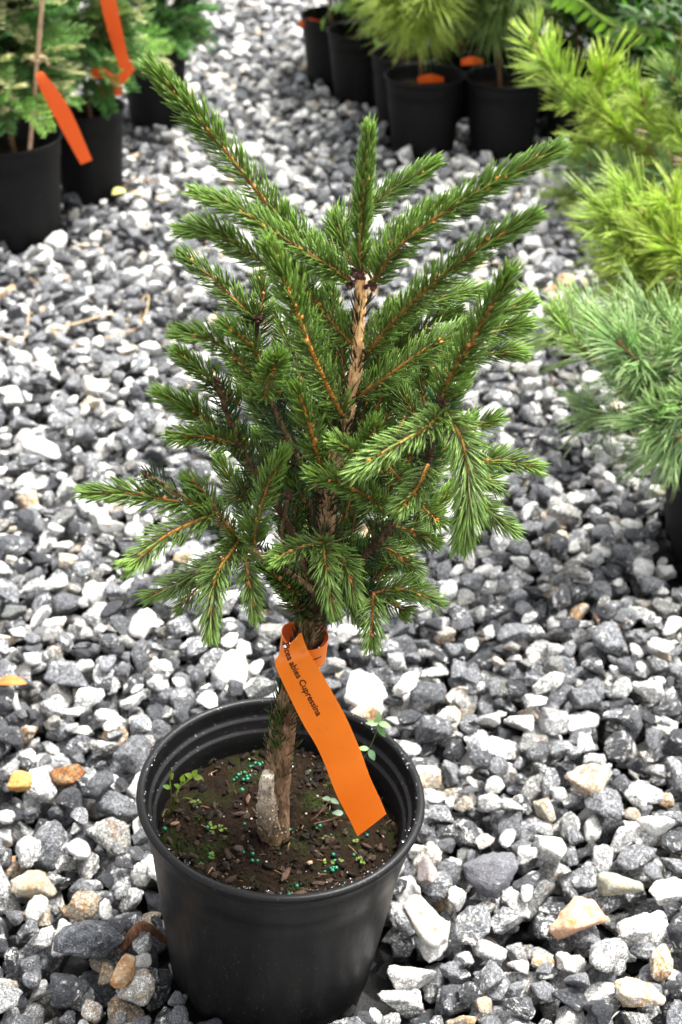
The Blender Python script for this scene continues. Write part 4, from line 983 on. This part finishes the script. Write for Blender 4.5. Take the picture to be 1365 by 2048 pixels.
# bamboo stake and its tie
cA = BG['A'][0]; s0, s1 = on_y(53, 298, cA[1] - .075), on_y(90, -60, cA[1] - .12); s0[2] = min(s0[2], .19)
mb = MB(); Q = catmull([s0 - (s1 - s0) * .08, s0, (s0 + s1) / 2, s1], 40); rr_ = np.full(40, .0042); rr_[[9, 20, 31]] = .0052
tube(mb, Q, rr_, 10, 0, (1, 1, 1), .02, 1); o = mb.build('bamboo_stake', tintmat('bamboo', .55, .3, 60, .35, .2)); tag(o, 'thin tan bamboo stake standing in the leftmost pot', 'stake')
o.data.color_attributes['tint'].data.foreach_set('color', np.tile([.46, .30, .19, 1], len(o.data.vertices)).astype(np.float32))
for (px, py, lab) in [(56, 222, 'lower pale tan tie knotted round the bamboo stake'), (74, 118, 'upper tan tie knotted round the bamboo stake')]:
    p = on_y(px, py, cA[1] - .095); mb = MB(); tube(mb, np.array([p + (.010 * math.cos(t), .010 * math.sin(t), .002 * math.sin(t * 2)) for t in np.linspace(0, 6.1, 24)]), .0045, 8, 0, (.50, .33, .22), .1, 1)
    tube(mb, catmull([p + (.008, -.006, 0), p + (.018, -.012, .006), p + (.024, -.012, -.008)], 10), .0035, 6, 0, (.50, .33, .22)); o = mb.build('stake_tie', M_matte); tag(o, lab, 'tie')
def strip_tag(lab, Lp, Rp, y, th=.0005, bow=.01, name='plant_tag'):
    A = catmull([on_y(px, py, y + d) for px, py, d in Lp], 24); Bq = catmull([on_y(px, py, y + d) for px, py, d in Rp], 24)
    mb = MB(); sheet(mb, np.stack([A, (A + Bq) / 2 + (0, -.001, 0), Bq], 1)); o = mb.build(name, M_tag2)
    tag(o, lab, 'plant tag', 'orange tags on the plants behind'); return o
strip_tag('long orange tag hanging from the bamboo stake across the left pots', [(72, 145, -.01), (78, 172, -.02), (110, 235, -.03), (162, 329, -.04)], [(84, 143, -.01), (96, 155, -.02), (140, 218, -.03), (185, 320, -.04)], cA[1] - .16)
cB_ = BG['B'][0]; cC_ = BG['C'][0]
strip_tag('wide orange tag hanging from above between the left conifers', [(185, -60, 0), (200, 0, -.01), (215, 60, -.01), (226, 95, 0), (240, 140, 0)], [(215, -60, 0), (232, 0, -.01), (245, 60, -.01), (252, 95, 0), (262, 130, 0)], cB_[1] - .17)
strip_tag('crumpled orange tag looped low on the middle left conifer', [(182, 140, 0), (205, 134, -.01), (235, 150, -.01), (262, 122, -.01)], [(184, 158, 0), (208, 158, -.01), (240, 172, -.01), (270, 140, -.01)], cB_[1] - .16)
strip_tag('faded orange tag lying above the soil of the middle left pot', [(190, 165, 0), (215, 172, -.01), (245, 172, 0)], [(190, 188, 0), (218, 194, -.01), (246, 190, 0)], cB_[1] - .02)

def pine_shoot(mb, P, L, n_f, col, tip, mat=0, w=.0010, stemr=.0028, per=5, ang=(.35, 1.0), frm=.25, seed=0, stemcol=(.30, .17, .08), bend=.12, dn=1.0):
    g = np.random.default_rng(seed); n_f = int(n_f * dn); Q = catmull(P, 30); T, Nn, Bb = frames(Q)
    tube(mb, Q, np.linspace(stemr, stemr * .6, 30), 7, 1, stemcol, .08, seed)
    k = (np.clip(frm + (1 - frm) * g.random(n_f)**.8, 0, 1) * 29).astype(int); a = g.uniform(0, 6.28, n_f); R = np.cos(a)[:, None] * Nn[k] + np.sin(a)[:, None] * Bb[k]
    al = g.uniform(ang[0], ang[1], n_f); D = np.cos(al)[:, None] * T[k] + np.sin(al)[:, None] * R
    B = np.repeat(Q[k] + R * stemr * .8, per, 0); D = np.repeat(D, per, 0) + g.normal(0, .09, (n_f * per, 3)); fl = np.repeat(L * g.uniform(.8, 1.15, n_f), per) * g.uniform(.92, 1.05, n_f * per)
    Cv = np.repeat(g.normal(0, .14, (n_f, 3)), per, 0) + np.array([0, 0, -1.]) * bend * g.uniform(.0, 1, (n_f * per, 1)) + g.normal(0, .04, (n_f * per, 3))
    c = np.repeat(np.asarray(col)[None] * g.uniform(.6, 1.35, (n_f, 1)), per, 0) * g.uniform(.85, 1.15, (n_f * per, 1))
    needles(mb, B, D, Cv, fl, w, c, 6, 3, 0, tipcol=tip)
    blob(mb, Q[-1] + T[-1] * .003, (.0035, .0035, .006), 1, (0, 0, 0), .2, 1, (.25, .11, .05))
blue, blueT = (.24, .41, .16), (.46, .58, .26)
yel, yelT = (.36, .50, .06), (.58, .68, .14)
mid, midT = (.32, .46, .08), (.50, .62, .14)
def pine(key, label, shoots, Yp, L, hub, grp):
    r, c, R, H = bgroot(key, 'potted_pine', label, 'potted plant', grp)
    hubs = np.array([c[0] - .0, c[1], hub]); trunk_bg(r, c, [(c[0], c[1], H * .78), (c[0] + .01, c[1], hub * .7), hubs, (c[0] + .01, c[1], hub + .12)], .010, .006, (.5, .42, .36))
    mb = MB()
    for k, (tx, ty, bx, by, d, c1, c2, nf) in enumerate(shoots):
        tp, bs = on_y(tx, ty, Yp + d), on_y(bx, by, Yp + d + .03); mid_ = (tp * .3 + bs * .7) + (0, 0, -.004)
        root_ = hubs + (0, 0, random.uniform(-.08, .10))
        tube(mb, catmull([root_, (root_ + bs) / 2 - (0, 0, .015), bs], 16), np.linspace(.004, .0028, 16), 7, 1, (.22, .15, .10), .05, k)
        pine_shoot(mb, [bs, mid_, tp], L, nf, c1, c2, seed=k + 31, w=.0018, dn=.40, ang=(.2, .9), frm=.35)
    mb.build('crown', [M_pine, M_stem], r); return r
GP = 'potted pines along the right side'
pine('Q1', 'blue green long needled pine in the black pot at the right edge', [(1113, 640, 1200, 728, 0, (.28, .42, .12), (.45, .55, .22), 95), (1242, 688, 1312, 748, -.02, blue, blueT, 95), (1300, 838, 1372, 872, -.06, blue, blueT, 100), (1200, 828, 1272, 872, .03, (.18, .30, .13), blueT, 70),
    (1312, 722, 1385, 770, 0, blue, blueT, 90), (1335, 650, 1400, 720, .05, blue, blueT, 90), (1272, 765, 1345, 805, .0, (.22, .36, .17), blueT, 90), (1335, 895, 1400, 840, -.03, blue, blueT, 80), (1185, 650, 1262, 722, .05, blue, blueT, 75), (1355, 800, 1420, 820, -.05, blue, blueT, 90), (1290, 640, 1350, 700, .06, (.10, .2, .08), blueT, 80), (1370, 700, 1430, 740, 0, blue, blueT, 80)],
    1.76, .080, .40, GP)
pine('Q2', 'yellow green long needled pine between two blue green ones at the right edge', [(1262, 542, 1342, 562, -.03, mid, yelT, 100), (1238, 482, 1330, 522, 0, mid, yelT, 100), (1292, 432, 1370, 520, 0, yel, yelT, 100), (1212, 432, 1292, 482, .03, mid, midT, 90), (1342, 402, 1382, 500, 0, yel, yelT, 110), (1312, 590, 1385, 600, -.02, mid, yelT, 100),
    (1225, 520, 1305, 560, .05, (.10, .19, .06), midT, 80), (1340, 480, 1400, 540, -.05, yel, yelT, 120), (1290, 500, 1370, 560, -.02, yel, yelT, 110), (1370, 560, 1420, 600, -.04, mid, yelT, 90), (1250, 400, 1330, 450, .05, mid, midT, 90)],
    2.10, .076, .30, GP)
pine('Q3', 'bright yellow tipped pine reaching furthest left below the dark shrubs', [(1062, 78, 1175, 245, 0, mid, yelT, 130), (1212, 135, 1182, 236, .02, yel, yelT, 110), (1195, 218, 1287, 292, 0, yel, yelT, 110), (1235, 256, 1300, 315, -.02, yel, yelT, 110), (1288, 205, 1342, 320, 0, yel, yelT, 110), (1345, 160, 1385, 232, -.02, (.08, .17, .08), midT, 110),
    (1182, 330, 1282, 382, 0, blue, blueT, 95), (1140, 385, 1240, 402, .04, (.15, .24, .06), midT, 80), (1232, 330, 1332, 380, -.03, blue, blueT, 100), (1300, 300, 1372, 380, -.02, yel, yelT, 110), (1352, 262, 1400, 330, -.03, mid, yelT, 110), (1250, 180, 1300, 260, .05, mid, midT, 90), (1330, 350, 1400, 400, -.05, blue, blueT, 90), (1290, 385, 1350, 420, 0, mid, yelT, 90), (1180, 285, 1260, 330, .03, yel, yelT, 100), (1110, 145, 1170, 235, .01, mid, midT, 60), (1145, 320, 1230, 360, .05, blue, blueT, 70)],
    2.52, .070, .30, GP)
strip_tag('orange tag half hidden behind the needles of the right edge pine', [(1240, 762, 0), (1290, 775, 0), (1335, 768, 0)], [(1240, 790, 0), (1290, 803, 0), (1335, 798, 0)], 1.80)

GR = 'pots in the row behind the spruce'
def row_pine(key, label, px, py, kind_, L, col, tip, nf, dz=0, seedk=0):
    r, c, R, H = bgroot(key, 'potted_pine', label, 'potted plant', GR)
    top = on_y(px, py, c[1]); top[2] += 0; trunk_bg(r, c, [(c[0] + (top[0] - c[0]) * .3, c[1], H * .78), (c[0] + (top[0] - c[0]) * .6, c[1], (H + top[2]) / 2), top], .0055, .004, (.75, .6, .45))
    mb = MB(); pine_shoot(mb, [top - (0, 0, .015), top + (.0, 0, .015), top + (0, 0, .05)], L, nf, col, tip, w=.0022, ang=(.35, 2.5), frm=0, seed=seedk, bend=.12, per=3)
    for k in range(4):
        a = k * 1.57 + .4; q = top + (.03 * math.cos(a), .03 * math.sin(a), .03); pine_shoot(mb, [top, q, q + (.05 * math.cos(a), .05 * math.sin(a), .06)], L * .95, nf // 3, col, tip, w=.0022, ang=(.3, 1.7), frm=.1, seed=seedk + k + 1, bend=.15, per=3)
    mb.build('crown', [M_pine, M_stem], r); return r
brt, brtT = (.32, .45, .05), (.50, .60, .13)
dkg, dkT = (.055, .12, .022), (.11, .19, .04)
row_pine('P5', 'lime green pine with radiating needles in the nearest black pot of the back row', 834, 32, 0, .118, brt, brtT, 420, seedk=5)
row_pine('P6', 'darker green long needled pine right of the lime green one in the back row', 990, 15, 0, .125, (.12, .22, .04), (.24, .34, .10), 380, seedk=15)
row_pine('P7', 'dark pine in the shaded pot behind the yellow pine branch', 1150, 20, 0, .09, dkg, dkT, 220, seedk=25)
row_pine('P4', 'bushy green pine in the pot just behind the lime green one', 800, -30, 0, .08, (.09, .16, .025), brtT, 160, seedk=35)
row_pine('P3', 'green pine in the third pot from the far end of the receding row', 750, -50, 0, .075, (.10, .2, .03), brtT, 140, seedk=45)
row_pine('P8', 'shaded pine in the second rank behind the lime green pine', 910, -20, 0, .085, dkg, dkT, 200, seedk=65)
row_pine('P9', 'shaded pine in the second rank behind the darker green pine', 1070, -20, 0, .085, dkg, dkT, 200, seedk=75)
row_pine('P1', 'green pine in the farthest pot of the receding row', 655, -35, 0, .075, (.06, .13, .03), dkT, 170, seedk=85)
row_pine('P10', 'pine in the pot hidden behind the far end of the row', 745, -75, 0, .08, (.08, .15, .03), brtT, 150, seedk=95)
# the leafy one hanging over its pot
r, c, R, H = bgroot('P2', 'potted_shrub', 'light green leafy shrub drooping over the second pot from the far end', 'potted plant', GR)
trunk_bg(r, c, [(c[0], c[1], H * .78), (c[0], c[1], .26), (c[0], c[1], .40)], .004, .002)
mb = MB(); g = np.random.default_rng(77)
for k in range(26):
    a = g.uniform(0, 6.28); b = c + (0, 0, g.uniform(.2, .36)); e = b + (math.cos(a) * .10, math.sin(a) * .10 - .02, g.uniform(-.05, .08)); Q = catmull([b, (b + e) / 2 + (0, 0, .02), e], 12)
    tube(mb, Q, .0014, 5, 0, (.12, .16, .03))
    for q in range(2, 12):
        d = nrm(e - b + g.normal(0, .09, 3)); leaf(mb, Q[q], d + (0, 0, -.3), np.array([0, 0, 1.]), g.uniform(.03, .05), .011, np.array((.13, .24, .04)) * g.uniform(.6, 1.6))
mb.build('crown', M_leaf, r)
# dark broad leaved shrubs far behind, upper right
def dark_shrub(x, y, R, H, z1, rad, label, seed, cols, L=.045, pot_=True, n_=90):
    r = empty('potted_shrub', (x, y, 0)); tag(r, label, 'potted plant', 'dark leafy shrubs at the upper right'); c = np.array([x, y, 0.])
    mb = MB(); lathe(mb, pot_profile(R, H, False), c, 0, 48); mb.build('pot', M_bgpot, r)
    mb = MB(); soil_disc(mb, c, R * .9, H * .8, 1, 8, .004); mb.build('soil', M_soil, r)
    trunk_bg(r, c, [(x, y, H * .78), (x, y, (H + z1) / 2), (x, y, z1 - .05)], .008, .003)
    mb = MB(); g = np.random.default_rng(seed)
    for k in range(n_):
        b = c + (0, 0, g.uniform(H + .02, z1 - .05)); a = g.uniform(0, 6.28); e = b + (math.cos(a) * rad * g.uniform(.5, 1), math.sin(a) * rad * g.uniform(.5, 1), g.uniform(-.02, .14)); Q = catmull([b, (b + e) / 2 + (0, 0, .015), e], 10)
        tube(mb, Q, .0016, 5, 0, (.14, .15, .03)); cc = np.array(cols[g.integers(len(cols))])
        for q in range(2, 10):
            for s in range(2): leaf(mb, Q[q], nrm(e - b) * .6 + g.normal(0, .5, 3), np.array([0, 0, 1.]), L * g.uniform(.7, 1.2), L * .3, cc * g.uniform(.6, 1.5))
    mb.build('crown', M_leaf, r)
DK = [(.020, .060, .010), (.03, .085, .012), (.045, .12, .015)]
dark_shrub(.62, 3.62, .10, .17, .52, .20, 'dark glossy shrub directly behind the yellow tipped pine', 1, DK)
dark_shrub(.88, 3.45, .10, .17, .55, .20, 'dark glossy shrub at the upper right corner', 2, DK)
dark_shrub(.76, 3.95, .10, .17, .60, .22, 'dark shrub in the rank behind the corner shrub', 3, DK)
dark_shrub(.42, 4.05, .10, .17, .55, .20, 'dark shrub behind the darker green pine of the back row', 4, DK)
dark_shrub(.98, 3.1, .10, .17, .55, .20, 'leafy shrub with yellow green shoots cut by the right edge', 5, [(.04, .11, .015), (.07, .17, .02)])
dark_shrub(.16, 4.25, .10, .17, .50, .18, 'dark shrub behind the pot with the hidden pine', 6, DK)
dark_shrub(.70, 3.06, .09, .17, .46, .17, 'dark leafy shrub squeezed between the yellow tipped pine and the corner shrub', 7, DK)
# arching yellow green twig at the top right
mb = MB(); Q = catmull([on_y(1365, 78, 3.0), on_y(1290, 70, 3.0), on_y(1220, 48, 2.98), on_y(1165, 5, 2.95), on_y(1130, -10, 2.95)], 30); tube(mb, Q, .0024, 7, 0, (.16, .22, .03)); g = np.random.default_rng(5)
for q in range(3, 30, 2):
    for s in (-1, 1): leaf(mb, Q[q], np.array([-.7, g.uniform(-.4, .4), s * .6]), np.array([0, -1., .5]), .035, .013, np.array((.10, .2, .02)) * g.uniform(.6, 1.6))
o = mb.build('twig', M_leaf, origin=tuple(Q[0])); tag(o, 'arching yellow green leafy twig at the top right', 'twig')
# orange tags in the back row
for key, lab, px, py, w_ in [('P5', 'bright orange tag round the stem of the lime green pine', 862, 158, 26), ('P6', 'dim orange tag at the stem of the darker green pine', 945, 122, 22), ('P1', 'rusty orange tag on the soil of the farthest pot', 622, 46, 24)]:
    c, R, H = BG[key]; strip_tag(lab, [(px - w_, py - 4, 0), (px, py - 10, -.01), (px + w_, py - 4, .01)], [(px - w_, py + 9, 0), (px, py + 8, -.01), (px + w_, py + 6, .01)], c[1] - .03)
